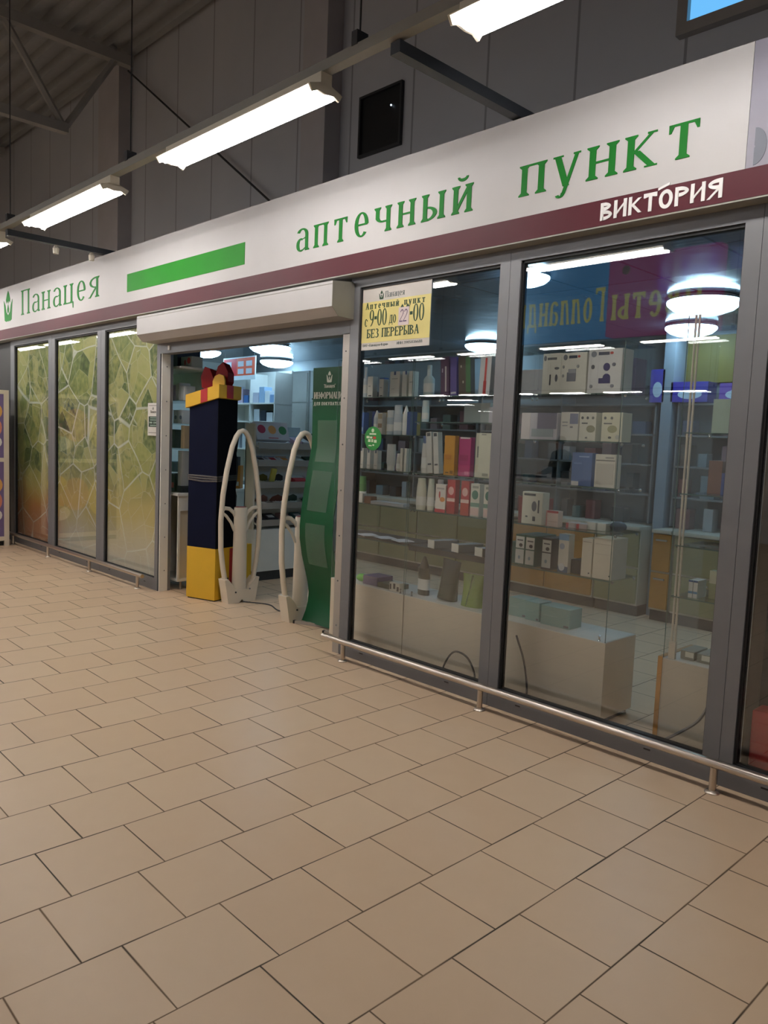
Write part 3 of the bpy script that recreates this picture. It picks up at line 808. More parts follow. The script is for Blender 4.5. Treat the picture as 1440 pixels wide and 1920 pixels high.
# ================================================================== SHOWCASES
SZ = (.805, 1.06, 1.31, 1.562, 1.825)
def showcase(x0, x1, y0, y1, label, shelves=SZ, base=.465, top=2.095, lend=True, rend=True, edge=None, posts=False):
    r = thing('glass_showcase', label, 'display case')
    b = MB(); b.box(x0, x1, y0, y1, .03, base - .004)
    b.build('base', M['cream'], r)
    B('plinth', M['darkgrey'], r, x0 + .02, x1 - .02, y0 + .03, y1 - .02, 0, .03)
    B('base_top', M['whitecool'], r, x0, x1, y0, y1, base - .004, base)
    if edge:
        B('edge_strip', M['beech'], r, x0 - .024, x0, y0 - .004, y1, .015, base + .004)
    B('front_pane', M['cglass'], r, x0 + .002, x1 - .002, y0 + .002, y0 + .007, base, top)
    if lend: B('side_pane', M['cglass'], r, x0 + .002, x0 + .008, y0 + .01, y1 - .002, base, top)
    if rend: B('side_pane', M['cglass'], r, x1 - .008, x1 - .002, y0 + .01, y1 - .002, base, top)
    B('top_pane', M['sglass'], r, x0 + .002, x1 - .002, y0 + .002, y1, top, top + .006)
    for z in shelves:
        s = B('shelf', M['sglass'], r, x0 + .012, x1 - .012, y0 + .015, y1 - .01, z - .006, z)
        B('front_edge', M['gedge'], s, x0 + .012, x1 - .012, y0 + .013, y0 + .015, z - .006, z)
    for xx in (x0 + .0005, x1 - .0045):
        B('corner_edge', M['gedge'], r, xx, xx + .004, y0 + .0005, y0 + .0018, base, top)
    k = MB()
    for z in shelves:
        for xx in (x0 + .012, x1 - .012):
            for yy in (y0 + .05, y1 - .05):
                k.ball((xx, yy, z - .012), .009, 5)
    for xx in (x0 + .05, x1 - .05): k.lathe([(.009, 0), (.005, .006), (.005, .02), (.009, .026), (.0, .034)], (xx, y0 + .02, base), 8)
    k.build('clamp', M['chrome'], r, True)
    if posts:
        p = MB()
        for xx in (x0 + .03, x0 + .048): p.tube([(xx, y0 + .02, base), (xx, y0 + .02, top)], .006, 8)
        p.box(x0 + .022, x0 + .056, y0 + .01, y0 + .03, base, base + .09)
        p.build('post', M['antenna'], r, False)
    return r
showcase(-2.02, -1.246, .24, .58, 'entrance showcase: glass display case behind the opening-hours sign', rend=False)
showcase(-1.236, -.462, .24, .58, 'middle glass showcase behind the right half of the opening-hours window', rend=False, shelves=(.805, 1.06, 1.31, 1.655, 1.825))
a3 = showcase(-.452, .305, .24, .58, 'glass showcase at the left of the right clear window')
showcase(.635, 1.05, .24, .62, 'narrow glass showcase with orange edge at the right of the right window', shelves=(.789, 1.051, 1.315, 1.622), base=.464, top=2.2, edge=True, posts=True)
ldg = tag(B('black_ledge', M['black'], None, -1.225, -.475, .250, .56, .806, .816), 'black tester tray lying across a shelf of the middle showcase', 'tray')
lettering('lettering', 'VICHY', Face(.16, .08, .0, 1.0, .8, .3), -.81, -.72, .807, .0085, .250, cm((170, 170, 165)), ldg, .0015)
B('front_lip', M['black'], ldg, -1.225, -.475, .2475, .252, .779, .816)

# ------------------------------------------------------------------ products
def carton(name, label, cat, x, z, w, h, d, col, y=.28, group=None, lean=0.0, rz=0.0, art=None, top=None):
    """Box with printed front: art = list of (x0,x1,z0,z1,colour) in fractions of the front face."""
    r = MB().box(-w / 2, w / 2, 0, d, 0, h, bev=min(.0025, w * .06)).build(name, cm(col))
    r.location = (x, y, z + abs(math.sin(lean)) * w / 2 + (.001 if lean else 0)); r.rotation_euler = (0, lean, rz)
    tag(r, label, cat, group)
    for i, a in enumerate(art or ()):
        nm = a[5] if len(a) > 5 else 'print'
        ax0, ax1 = -w / 2 + a[0] * w, -w / 2 + a[1] * w
        if nm in ('oval', 'picture'):
            mbb = MB(); n = 16
            mbb.prism([((ax0 + ax1) / 2 + (ax1 - ax0) / 2 * math.cos(2 * math.pi * k / n), (a[2] + a[3]) / 2 * h + (a[3] - a[2]) / 2 * h * math.sin(2 * math.pi * k / n)) for k in range(n)], (0, -.0008 - .0003 * i))
            mbb.build(nm, cm(a[4]), r)
        else:
            MB().box(ax0, ax1, -.0008 - .0003 * i, 0.0, a[2] * h, a[3] * h).build(nm, cm(a[4]), r)
    return r

def bottle(name, label, cat, x, z, w, h, col, cap=None, y=.32, group=None, kind='round', ny=.6):
    R = w / 2
    if kind == 'round': prof = [(R * .92, 0), (R, .01), (R, h * .62), (R * .8, h * .70), (R * .45, h * .74)]; c0, c1, cr = h * .74, h, R * .5
    elif kind == 'spray': prof = [(R * .92, 0), (R, .01), (R, h * .55), (R * .55, h * .66)]; c0, c1, cr = h * .66, h, R * .42
    elif kind == 'tube': prof = [(R * .8, h * .16), (R, h * .3), (R * .95, h * .75), (R * .9, h)]; c0, c1, cr = 0, h * .17, R * .72
    elif kind == 'oval': prof = [(R * .88, 0), (R, h * .12), (R * .98, h * .55), (R * .86, h * .78), (R * .70, h * .93)]; c0, c1, cr = h * .80, h, R * .74
    else: prof = [(R * .95, 0), (R, .01), (R, h * .70)]; c0, c1, cr = h * .70, h, R * .86
    r = MB().lathe(prof, (0, 0, 0), 18, 1, ny).build(name, cm(col, .35), None, True)
    r.location = (x, y, z); tag(r, label, cat, group)
    if kind == 'pointed': cp = [(cr, c0), (cr * .9, c0 + .01), (cr * .25, c1 - .004), (0, c1)]
    elif kind == 'tube': cp = [(cr, c0), (cr, c1)]
    else: cp = [(cr, c0), (cr, c1 - .004), (cr * .8, c1)]
    MB().lathe(cp, (0, 0, 0), 14, 1, max(ny, .7)).build('cap', cm(cap or col, .35), r, True)
    if kind != 'tube':
        MB().lathe([(R * 1.01, h * .14), (R * 1.01, h * .42)], (0, 0, 0), 18, 1, ny).build('label', cm((120, 140, 168) if cap is None else (226, 226, 222), .4), r, True)
    return r

ES = 'of the entrance showcase'
WHT = (214, 212, 204); LBL = (58, 92, 160)
sh5, sh4, sh3, sh2, sh1 = 1.826, 1.563, 1.311, 1.061, .806
# --- showcase nearest the entrance, top shelf
bottle('spray_bottle', 'slim pale spray bottle, leftmost on the top shelf ' + ES, 'bottle', -1.80, sh5, .06, .22, (196, 208, 218), (206, 214, 220), kind='spray')
for x, w, h, lb in ((-1.71, .056, .148, 'left cut-corner white and blue carton'), (-1.593, .044, .126, 'right cut-corner white and blue carton')):
    carton('folding_carton', lb + ' on the top shelf ' + ES, 'box', x, sh5, w, h, .05, WHT, art=[(.25, .8, .04, .10, (60, 60, 60)), (.2, .6, .5, .55, (150, 150, 150))])
    carton('folding_carton', 'blue carton standing behind the ' + lb, 'box', x + w * .95, sh5, .05, h * .97, .045, LBL, y=.345)
carton('folding_carton', 'broad white carton with a blue notch on the top shelf ' + ES, 'box', -1.459, sh5, .096, .174, .06, WHT, art=[(.4, .6, .86, 1.0, (52, 80, 136)), (.2, .8, .70, .73, (150, 150, 150)), (.2, .5, .3, .32, (160, 160, 160))])
carton('folding_carton', 'narrow blue-notched white carton beside the broad one on the top shelf ' + ES, 'box', -1.365, sh5, .045, .174, .06, WHT, art=[(.65, .95, .86, 1.0, (52, 80, 136))])
carton('folding_carton', 'thinnest white carton, rightmost on the top shelf ' + ES, 'box', -1.305, sh5, .035, .172, .06, WHT, art=[(.2, .9, .55, .58, (140, 140, 140))])
# --- second shelf
carton('folding_carton', 'blue box at the left end of the second shelf ' + ES, 'box', -1.80, sh4, .075, .155, .05, (66, 104, 168), art=[(.1, .9, .1, .3, (150, 176, 206)), (.35, .75, .75, .95, (210, 216, 222))])
carton('folding_carton', 'dark blue carton behind the blue box on the second shelf ' + ES, 'box', -1.735, sh4, .03, .165, .05, (34, 56, 120), y=.35)
bottle('spray_bottle', 'white nozzle spray partly behind the green oval sticker', 'bottle', -1.668, sh4, .054, .172, (190, 198, 206), (218, 218, 216), kind='pointed')
carton('folding_carton', 'white and brown printed carton right of the nozzle spray', 'box', -1.592, sh4, .05, .152, .04, (202, 198, 190), art=[(.1, .9, .3, .5, (150, 120, 90)), (.1, .9, .72, .95, (168, 150, 120))])
bottle('shampoo_bottle', 'white bottle with wide cap on the second shelf ' + ES, 'bottle', -1.525, sh4, .068, .172, (180, 192, 204), (212, 214, 214), kind='wide')
bottle('shampoo_bottle', 'tallest white bottle on the second shelf ' + ES, 'bottle', -1.449, sh4, .075, .208, (188, 196, 204), (200, 206, 210), kind='wide')
bottle('spray_bottle', 'white bottle with pointed cap on the second shelf ' + ES, 'bottle', -1.373, sh4, .057, .205, (220, 218, 212), (224, 222, 218), kind='pointed')
carton('folding_carton', 'dark blue carton at the right end of the second shelf ' + ES, 'box', -1.30, sh4, .05, .16, .05, (36, 66, 120))
carton('folding_carton', 'yellow box lying deep on the second shelf behind the sprays', 'box', -1.60, sh4, .34, .165, .05, (170, 140, 62), y=.48)
# --- third shelf
for i, (x, w, h, lb) in enumerate(((-1.777, .047, .148, 'first of three slim white cartons under the oval sticker, counting from the post'), (-1.697, .034, .135, 'middle of three slim white cartons under the oval sticker'), (-1.622, .039, .134, 'third of three slim white cartons under the oval sticker, counting from the post'))):
    carton('folding_carton', lb, 'box', x, sh3, w, h, .04, (206, 202, 192), group='slim white cartons under the oval sticker', art=[(.3, .7, .86, 1.0, (60, 70, 100)), (.15, .85, .18, .21, (150, 150, 150))])
bottle('cream_tube', 'large white and silver tube standing on the third shelf ' + ES, 'tube', -1.503, sh3, .088, .185, (196, 198, 196), (216, 214, 208), kind='tube', ny=.45)
bottle('drop_bottle', 'short white bottle right of the large tube on the third shelf', 'bottle', -1.415, sh3, .062, .122, (200, 196, 188), (206, 204, 198), kind='oval')
for x, lb in ((-1.364, 'left of the two thin white cartons at the case corner'), (-1.325, 'right of the two thin white cartons at the case corner')):
    carton('folding_carton', lb, 'box', x, sh3, .022, .160, .05, (214, 210, 200))
carton('folding_carton', 'mauve box behind the large tube on the third shelf', 'box', -1.56, sh3, .10, .12, .05, (140, 124, 150), y=.42)
# --- fourth shelf and bottom
bottle('lotion_bottle', 'green bottle at the left end of the fourth shelf ' + ES, 'bottle', -1.79, sh2, .07, .19, (74, 122, 74), (92, 140, 90), kind='wide')
carton('folding_carton', 'small white carton in front of the green bottle', 'box', -1.765, sh2, .07, .068, .04, (216, 214, 206), y=.265)
carton('folding_carton', 'small brown carton beside the small white carton', 'box', -1.69, sh2, .07, .05, .06, (104, 66, 42))
for k in range(3):
    carton('blister_pack', 'silver pack %s on the fourth shelf %s' % (('lying leftmost', 'lying in the middle', 'lying rightmost')[k], ES), 'pack', -1.60 + k * .11, sh2, .09, .022, .10, (200, 204, 210), rz=.3, group='silver packs on the fourth shelf')
for k in range(3):
    carton('leaflet', 'white leaflet lying %s on the dark fifth shelf %s' % (('nearest the post', 'in the middle', 'farthest from the post')[k], ES), 'leaflet', -1.75 + k * .18, sh1 + .012, .14, .006, .12, (206, 208, 216), rz=-.35, group='leaflets on the fifth shelf')
tag(B('tray', M['black'], None, -1.99, -1.26, .27, .55, sh1, sh1 + .010), 'black tray under the leaflets on the fifth shelf', 'tray')
BZ = .466
g_ = MB().ball((0, 0, .028), .05, 8, 1, .8, .56).build('soap_case', cm((86, 178, 52)), None, True); g_.location = (-1.78, .34, BZ); tag(g_, 'bright green rounded soap case on the base of the entrance showcase', 'case')
carton('gift_set', 'purple box lying on the base next to the green soap case', 'box', -1.63, BZ, .15, .065, .16, (74, 62, 112), art=None)
carton('gift_set', 'flat dark green pack lying right of the purple box', 'pack', -1.46, BZ, .18, .035, .14, (46, 58, 46))
carton('folding_carton', 'small white carton with black blots at the foot of the case corner', 'box', -1.36, BZ, .10, .062, .05, (216, 212, 200), y=.262, art=[(.05, .2, .2, .8, (40, 40, 40)), (.4, .6, .3, .9, (50, 50, 50)), (.75, .95, .1, .6, (40, 40, 40))])
# --- middle showcase
bottle('pump_bottle', 'clear pump bottle at the left of the top shelf of the middle showcase', 'bottle', -1.17, sh5, .09, .21, (188, 204, 206), (200, 212, 214), kind='spray')
carton('folding_carton', 'leaning plum box with white stripe on the top shelf of the middle showcase', 'box', -.99, sh5, .075, .25, .045, (92, 56, 92), lean=-.06, art=[(.55, .7, .1, .75, (224, 220, 220)), (.2, .3, .6, .7, (200, 190, 210))])
carton('folding_carton', 'leaning violet box beside the plum one', 'box', -.915, sh5, .055, .245, .045, (98, 84, 160), lean=-.06, art=[(.1, .9, .04, .09, (220, 216, 224))])
carton('folding_carton', 'leaning brown and green box with white dots on the top shelf of the middle showcase', 'box', -.82, sh5, .10, .25, .045, (88, 74, 62), lean=-.08, art=[(.62, 1.0, .05, .95, (70, 120, 72)), (.2, .28, .7, .76, (220, 216, 200)), (.35, .43, .3, .36, (220, 216, 200))])
carton('folding_carton', 'white box with a thin red stripe on the top shelf of the middle showcase', 'box', -.666, sh5, .088, .24, .045, (214, 214, 216), lean=.03, art=[(.45, .62, .3, .95, (196, 64, 58)), (.4, .66, .02, .36, (182, 36, 36))])
carton('folding_carton', 'dark plum box behind the red-striped box', 'box', -.57, sh5, .07, .2, .05, (66, 50, 80), y=.34)
std = carton('acrylic_stand', 'white display card standing on the second shelf of the middle showcase', 'display stand', -.86, 1.656, .22, .135, .03, (190, 200, 196), y=.46)
carton('folding_carton', 'pale bottle box beside the white display card', 'box', -.63, 1.656, .05, .10, .05, (196, 190, 200), y=.33)
carton('folding_carton', 'lilac box at the right end of the second shelf of the middle showcase', 'box', -.55, 1.656, .06, .11, .05, (150, 130, 170), y=.33)
bottle('spray_bottle', 'pale blue-labelled spray bottle at the left of the second shelf of the middle showcase', 'bottle', -1.19, 1.656, .06, .145, (196, 214, 218), (206, 216, 220), kind='wide')
bottle('lotion_bottle', 'white bottle with reddish label, leftmost on the third shelf of the middle showcase', 'bottle', -1.17, sh3, .07, .25, (210, 208, 204), (110, 126, 166), kind='oval')
carton('folding_carton', 'thin red carton behind the white lotion bottle', 'box', -1.200, sh3, .03, .16, .04, (160, 60, 66), y=.36)
carton('folding_carton', 'left one of two leaning slim white cartons on the third shelf', 'box', -1.09, sh3, .05, .275, .045, (204, 202, 196), lean=-.10, art=[(.2, .8, .9, .98, (70, 74, 80)), (.2, .8, .2, .24, (90, 90, 96))])
carton('folding_carton', 'right one of two leaning slim white cartons on the third shelf', 'box', -1.03, sh3, .045, .275, .045, (204, 202, 196), lean=-.10, art=[(.2, .8, .9, .98, (70, 74, 80)), (.2, .8, .2, .24, (90, 90, 96))])
carton('folding_carton', 'orange carton on the third shelf of the middle showcase', 'box', -.925, sh3, .09, .258, .04, (204, 146, 48), art=[(.1, .7, .4, .52, (190, 124, 40)), (.2, .5, .05, .08, (90, 60, 20)), (.62, .9, .04, .12, (120, 80, 30))])
carton('folding_carton', 'magenta carton on the third shelf of the middle showcase', 'box', -.795, sh3, .098, .25, .04, (182, 58, 118), art=[(.1, .8, .4, .55, (166, 48, 104)), (.55, .9, .04, .13, (214, 120, 160)), (.1, .9, .96, 1.0, (226, 214, 214))])
carton('folding_carton', 'cream carton at the right of the third shelf of the middle showcase', 'box', -.645, sh3, .125, .28, .04, (212, 210, 190), art=[(.35, .65, .955, .975, (120, 120, 116)), (.12, .2, .45, .7, (120, 120, 116)), (.5, .85, .04, .1, (150, 148, 130))])
for i, (x, w, h, c, lb) in enumerate(((-1.185, .085, .215, (216, 214, 198), 'first'), (-1.115, .06, .215, (214, 214, 200), 'second'), (-1.05, .06, .213, (208, 196, 200), 'third'))):
    bottle('roll_on', 'cream shampoo bottle on the fourth shelf, %s of three from the left' % lb, 'bottle', x, sh2, w, h, c, c, y=.31 + .02 * i, kind='oval', group='cream shampoo bottles on the fourth shelf')
carton('folding_carton', 'white carton with red foot and orange picture on the fourth shelf of the middle showcase', 'box', -.985, sh2, .09, .186, .045, (224, 216, 208), art=[(0, 1, 0, .12, (198, 54, 66)), (.45, .95, .38, .55, (220, 140, 60), 'picture'), (.35, .5, .5, .75, (190, 60, 60), 'picture'), (.15, .85, .82, .88, (180, 170, 170))])
for x, lb, c2 in ((-.893, 'left one of two red cartons with a pale pill emblem', (160, 28, 32)), (-.775, 'right one of two red cartons with a pale pill emblem', (176, 52, 30))):
    carton('folding_carton', lb, 'box', x, sh2, .068, .222, .045, (176, 34, 40), art=[(0, 1, 0, .4, c2), (.15, .85, .55, .80, (224, 176, 172), 'picture'), (0, 1, .36, .46, (226, 196, 188)), ])
for x, lb in ((-.692, 'white and green carton right of the red ones on the fourth shelf'), (-.585, 'white and green carton half hidden by the mullion on the fourth shelf')):
    carton('folding_carton', lb, 'box', x, sh2, .073, .21, .045, (212, 210, 198), art=[(0, 1, .30, .42, (104, 142, 124)), (.15, .85, .52, .80, (46, 112, 92), 'picture'), (.05, .95, .04, .26, (222, 190, 184)), (.2, .85, .86, .93, (150, 150, 140))])
for x, lb in ((-1.066, 'left'), (-.855, 'middle'), (-.66, 'right')):
    r = carton('tester_box', '%s one of three grey tester boxes with white ends on the black tray' % lb, 'box', x + .03, .8165, .075, .052, .20, (120, 124, 126), y=.27, rz=-.25, group='tester boxes on the black tray')
    MB().box(-.0385, .0385, -.004, 0, .0, .054).build('end_label', cm((220, 216, 206)), r)
# base of the middle showcase: pouches
def pouch(label, x, z, w, h, col, y=.36, lean=0, seam=None, rough=.25):
    mb = MB(); n = 7
    rows_ = []
    for i in range(n + 1):
        t = i / n
        ww = w / 2 * (1 - .10 * math.sin(t * math.pi)) ; dd = .048 * (1 - t) ** .7 + .004
        rows_.append((ww, dd, t * h))
    bm = mb.bm; rings = []
    for ww, dd, zz in rows_:
        rings.append([bm.verts.new((ww * math.copysign(abs(math.cos(a)) ** .7, math.cos(a)), dd * math.sin(a), zz)) for a in [2 * math.pi * k / 16 for k in range(16)]])
    for A, B_ in zip(rings, rings[1:]):
        for k in range(16): bm.faces.new((A[k], A[(k + 1) % 16], B_[(k + 1) % 16], B_[k]))
    bm.faces.new(list(reversed(rings[0]))); bm.faces.new(rings[-1])
    r = mb.build('refill_pouch', cm(col, rough), None, True)
    r.location = (x, y, z + abs(math.sin(lean)) * w / 2 + (.001 if lean else 0)); r.rotation_euler = (0, lean, .1)
    tag(r, label, 'pouch')
    if seam:
        MB().tube([(-w * .12, -.047, h * .04), (-w * .08, -.034, h * .3), (-w * .02, -.024, h * .6), (0, -.010, h * .97)], (.012, .002), 6).build('stripe', cm(seam), r)
    return r
bottle('drop_bottle', 'dark green pointed bottle on the base of the middle showcase', 'bottle', -1.17, BZ, .10, .27, (40, 52, 34), (34, 44, 30), kind='pointed', y=.36)
pouch('dark green refill pouch leaning on the base of the middle showcase', -.95, BZ, .15, .27, (38, 52, 34), lean=.10)
p2 = pouch('light green plump pouch with a white stripe on the base of the middle showcase', -.73, BZ, .17, .21, (126, 154, 66), y=.36, seam=(214, 216, 200))
pouch('light green pouch cut off by the mullion on the base of the middle showcase', -.56, BZ, .12, .19, (140, 166, 92), y=.36)
# --- showcase of the right window
carton('device_box', 'grey box left behind the post on the top shelf of the right showcase', 'box', -.335, sh5, .16, .15, .10, (150, 152, 156), y=.32)
nb = 'white inhaler box'
blob = [(.30, .62, .86, .93, (70, 74, 92)), (.64, .74, .87, .93, (196, 78, 66), 'oval'), (.08, .24, .82, .96, (120, 124, 132), 'oval')]
carton('device_box', nb + ' with a dark wand picture, leftmost of three on the top shelf', 'box', -.175, sh5, .125, .232, .11, (216, 212, 200), art=[(.25, .75, .84, .9, (110, 110, 114)), (.05, .2, .82, .95, (110, 112, 118), 'oval'), (.40, .47, .22, .48, (60, 62, 70)), (.70, .84, .30, .48, (70, 72, 80), 'oval'), (.65, .9, .6, .66, (110, 112, 116), 'oval')])
carton('device_box', nb + ' with a grey compressor picture, middle of three on the top shelf', 'box', -.03, sh5, .165, .230, .11, (216, 212, 200), art=blob + [(.25, .60, .30, .52, (120, 122, 132)), (.3, .6, .5, .6, (160, 160, 166)), (.06, .14, .62, .7, (150, 150, 150), 'oval'), (.06, .14, .4, .48, (150, 150, 150), 'oval'), (.62, .72, .62, .70, (150, 150, 150), 'oval')])
carton('device_box', nb + ' with an indigo mask picture, rightmost of three on the top shelf', 'box', .165, sh5, .205, .240, .12, (212, 210, 208), art=blob + [(.46, .66, .50, .68, (54, 48, 104), 'oval'), (.34, .68, .22, .34, (54, 48, 104)), (.46, .68, .26, .44, (54, 48, 104), 'oval'), (.10, .20, .55, .65, (96, 96, 104), 'oval'), (.72, .82, .60, .68, (96, 96, 110), 'oval'), (.08, .16, .12, .2, (140, 140, 146), 'oval'), (.70, .8, .12, .2, (140, 140, 150), 'oval')])
carton('device_box', 'mauve box at the right end of the top shelf of the right showcase', 'box', .26, sh5, .03, .2, .12, (120, 104, 136), y=.42)
carton('device_box', 'white box with a blurred mauve side on the second shelf of the right showcase', 'box', -.24, sh4, .25, .155, .12, (192, 188, 196), art=[(.0, .25, 0, 1, (216, 206, 204)), (.45, .98, .4, 1, (110, 104, 126)), (.3, .9, .1, .4, (150, 160, 164))])
carton('device_box', 'white box with a small photo on the second shelf of the right showcase', 'box', -.035, sh4, .115, .16, .10, (216, 212, 202), art=[(.52, .98, .58, .95, (120, 124, 150)), (.1, .4, .5, .54, (150, 150, 150)), (.1, .4, .62, .66, (150, 150, 150)), (.55, .7, .44, .5, (120, 120, 120))])
carton('device_box', 'cream box with grey gadget pictures, left one of two on the second shelf', 'box', .082, sh4, .105, .158, .10, (214, 210, 194), art=[(.15, .5, .60, .64, (90, 90, 92)), (.1, .25, .76, .86, (90, 90, 96), 'oval'), (.42, .56, .76, .86, (90, 90, 96), 'oval'), (.74, .88, .76, .86, (120, 120, 110), 'oval'), (.45, .95, .3, .55, (150, 146, 116), 'oval'), (.4, .52, .08, .14, (110, 110, 110), 'oval')])
carton('device_box', 'cream box with grey gadget pictures, right one of two on the second shelf', 'box', .232, sh4, .125, .158, .10, (214, 210, 186), art=[(.1, .5, .60, .64, (90, 90, 92)), (.1, .22, .76, .86, (100, 100, 104), 'oval'), (.42, .54, .76, .86, (110, 110, 106), 'oval'), (.3, .75, .3, .56, (160, 156, 116), 'oval'), (.35, .5, .1, .18, (90, 90, 90), 'oval'), (.7, .9, .08, .24, (190, 190, 180), 'oval')])
carton('device_box', 'plain blue carton on the third shelf of the right showcase', 'box', .062, sh3, .128, .186, .06, (72, 102, 158), art=[(.02, .38, 0, .13, (204, 204, 204)), (.35, .85, .86, .9, (150, 170, 206)), (.1, .5, .66, .69, (110, 140, 190))])
carton('device_box', 'white carton with a text panel, right of the blue one on the third shelf', 'box', .208, sh3, .125, .182, .06, (214, 208, 194), art=[(.04, .96, .80, .83, (110, 106, 98)), (.08, .92, .1, .72, (196, 190, 178)), (.5, .9, .88, .92, (150, 146, 140))])
carton('device_box', 'white box with a grey oval massager picture on the fourth shelf', 'box', -.255, sh2, .145, .19, .07, (218, 214, 198), art=[(.08, .65, .88, .95, (70, 70, 74)), (.48, .72, .40, .72, (96, 92, 100), 'oval'), (.78, .85, .36, .76, (60, 60, 64)), (.55, .68, .10, .24, (70, 70, 74)), (.2, .3, .2, .25, (90, 90, 90))])
carton('device_box', 'red box standing behind the massager box on the fourth shelf', 'box', -.33, sh2, .22, .15, .05, (146, 40, 44), y=.40)
carton('folding_carton', 'small white and red carton right of the massager box', 'box', -.112, sh2, .082, .092, .05, (218, 196, 186), art=[(0, 1, .86, 1, (170, 50, 50)), (0, .1, 0, 1, (206, 140, 130)), (.2, .9, .3, .34, (190, 160, 150))])
for k in range(2):
    carton('folding_carton', '%s one of two tiny white cartons deep on the fourth shelf' % ('left', 'right')[k], 'box', .10 + k * .065, sh2, .055, .045, .05, (214, 212, 204), y=.36)
for k in range(2):
    carton('test_strip_pack', '%s one of two pink-ended packs lying on the fourth shelf' % ('left', 'right')[k], 'pack', -.02 + k * .07, sh2, .06, .028, .10, (196, 176, 172), y=.34, rz=.3, art=[(0, .25, 0, 1, (200, 80, 80))])
mq = MB().ball((0, 0, .032), .05, 8, .95, .9, .6).build('cuff', cm((30, 44, 66)), None, True); mq.location = (.246, .40, sh2); tag(mq, 'dark blue rolled cuff on the fourth shelf of the right showcase', 'cuff')
GRN = (24, 82, 70)
for i, (x, c, lb) in enumerate(((-.318, GRN, 'left one of two dark green monitor boxes with white fronts'), (-.245, GRN, 'right one of two dark green monitor boxes with white fronts'), (-.128, (34, 32, 40), 'black monitor box with white front, right of the green ones'))):
    carton('monitor_box', lb, 'box', x, sh1, .068, .185, .22, c, y=.27, art=[(.06, .94, .56, .94, (214, 212, 204)), (.06, .94, .06, .52, (196, 196, 190)), (.40, .78, .60, .72, (40, 40, 44), 'oval'), (.2, .8, .80, .84, (80, 80, 84)), (.35, .6, .2, .32, (120, 140, 150), 'oval')])
carton('monitor_box', 'dark green box half behind the mullion on the fifth shelf', 'box', -.395, sh1, .06, .13, .2, (20, 78, 72), y=.30)
carton('monitor_box', 'tall white and blue carton on the fifth shelf of the right showcase', 'box', -.015, sh1, .066, .222, .06, (214, 208, 196), y=.27, art=[(0, 1, .84, 1, (110, 146, 180)), (.1, .6, .6, .76, (160, 166, 186), 'oval'), (0, 1, 0, .16, (62, 84, 116)), (.1, .7, .04, .24, (220, 220, 220), 'oval')])
carton('monitor_box', 'black box lying beside the tall white and blue carton', 'box', .055, sh1, .07, .08, .12, (30, 30, 34), y=.30)
carton('monitor_box', 'narrow blank white carton on the fifth shelf of the right showcase', 'box', .137, sh1, .066, .215, .10, (216, 208, 192), y=.27, art=[(.1, .9, .9, .92, (170, 160, 150)), (.7, .85, .08, .12, (60, 60, 60), 'oval')])
carton('monitor_box', 'broad blank white carton at the right end of the fifth shelf', 'box', .236, sh1, .118, .228, .16, (216, 208, 192), y=.27, art=[(.1, .9, .84, .86, (196, 186, 172)), (.85, .95, .08, .12, (60, 60, 60), 'oval'), (.1, .9, .6, .61, (190, 182, 170))])
TEAL = (142, 178, 172)
for x, w, lb, y in ((-.375, .13, 'leftmost of three pale teal cartons on the base', .36), (-.255, .10, 'middle of three pale teal cartons on the base', .345), (-.082, .20, 'rightmost of three pale teal cartons on the base', .33)):
    carton('mask_box', lb, 'box', x, BZ, w, .115, .13, TEAL, y=y, art=[(.8, .97, .06, .16, (110, 110, 120)), (.1, .6, .5, .54, (160, 192, 186))])
# --- narrow showcase
for x, lb in ((.733, 'left'), (.758, 'right')):
    carton('folding_carton', '%s one of two slim white and blue cartons in the narrow showcase' % lb, 'box', x, .79, .022, .09, .10, (206, 210, 206), y=.28, art=[(0, 1, .25, .38, (90, 140, 180)), (0, 1, .9, 1, (60, 90, 140))])
carton('folding_carton', 'greenish tall carton behind the slim cartons in the narrow showcase', 'box', .82, .79, .04, .145, .04, (150, 158, 120), y=.34, art=[(0, 1, .55, 1, (206, 206, 180))])
for x, lb in ((.735, 'left'), (.82, 'right')):
    carton('price_tray', '%s grey tray with a white tag on the base of the narrow showcase' % lb, 'tray', x, .465, .072, .045, .16, (140, 140, 128), y=.30, art=[(.35, .95, .3, .9, (222, 220, 206))])
carton('folding_carton', 'small white and red carton on the second shelf of the narrow showcase', 'box', .86, 1.052, .03, .05, .04, (206, 186, 176), y=.32, art=[(.3, .8, .3, .7, (150, 60, 60))])
carton('folding_carton', 'blue box on the upper shelf of the narrow showcase', 'box', .86, 1.316, .10, .11, .08, (70, 92, 160), y=.36)
carton('folding_carton', 'brown box on the upper shelf of the narrow showcase', 'box', .76, 1.316, .07, .17, .08, (130, 96, 84), y=.40)
carton('folding_carton', 'pale green box on the top shelf of the narrow showcase', 'box', .80, 1.623, .12, .17, .08, (170, 190, 176), y=.36)

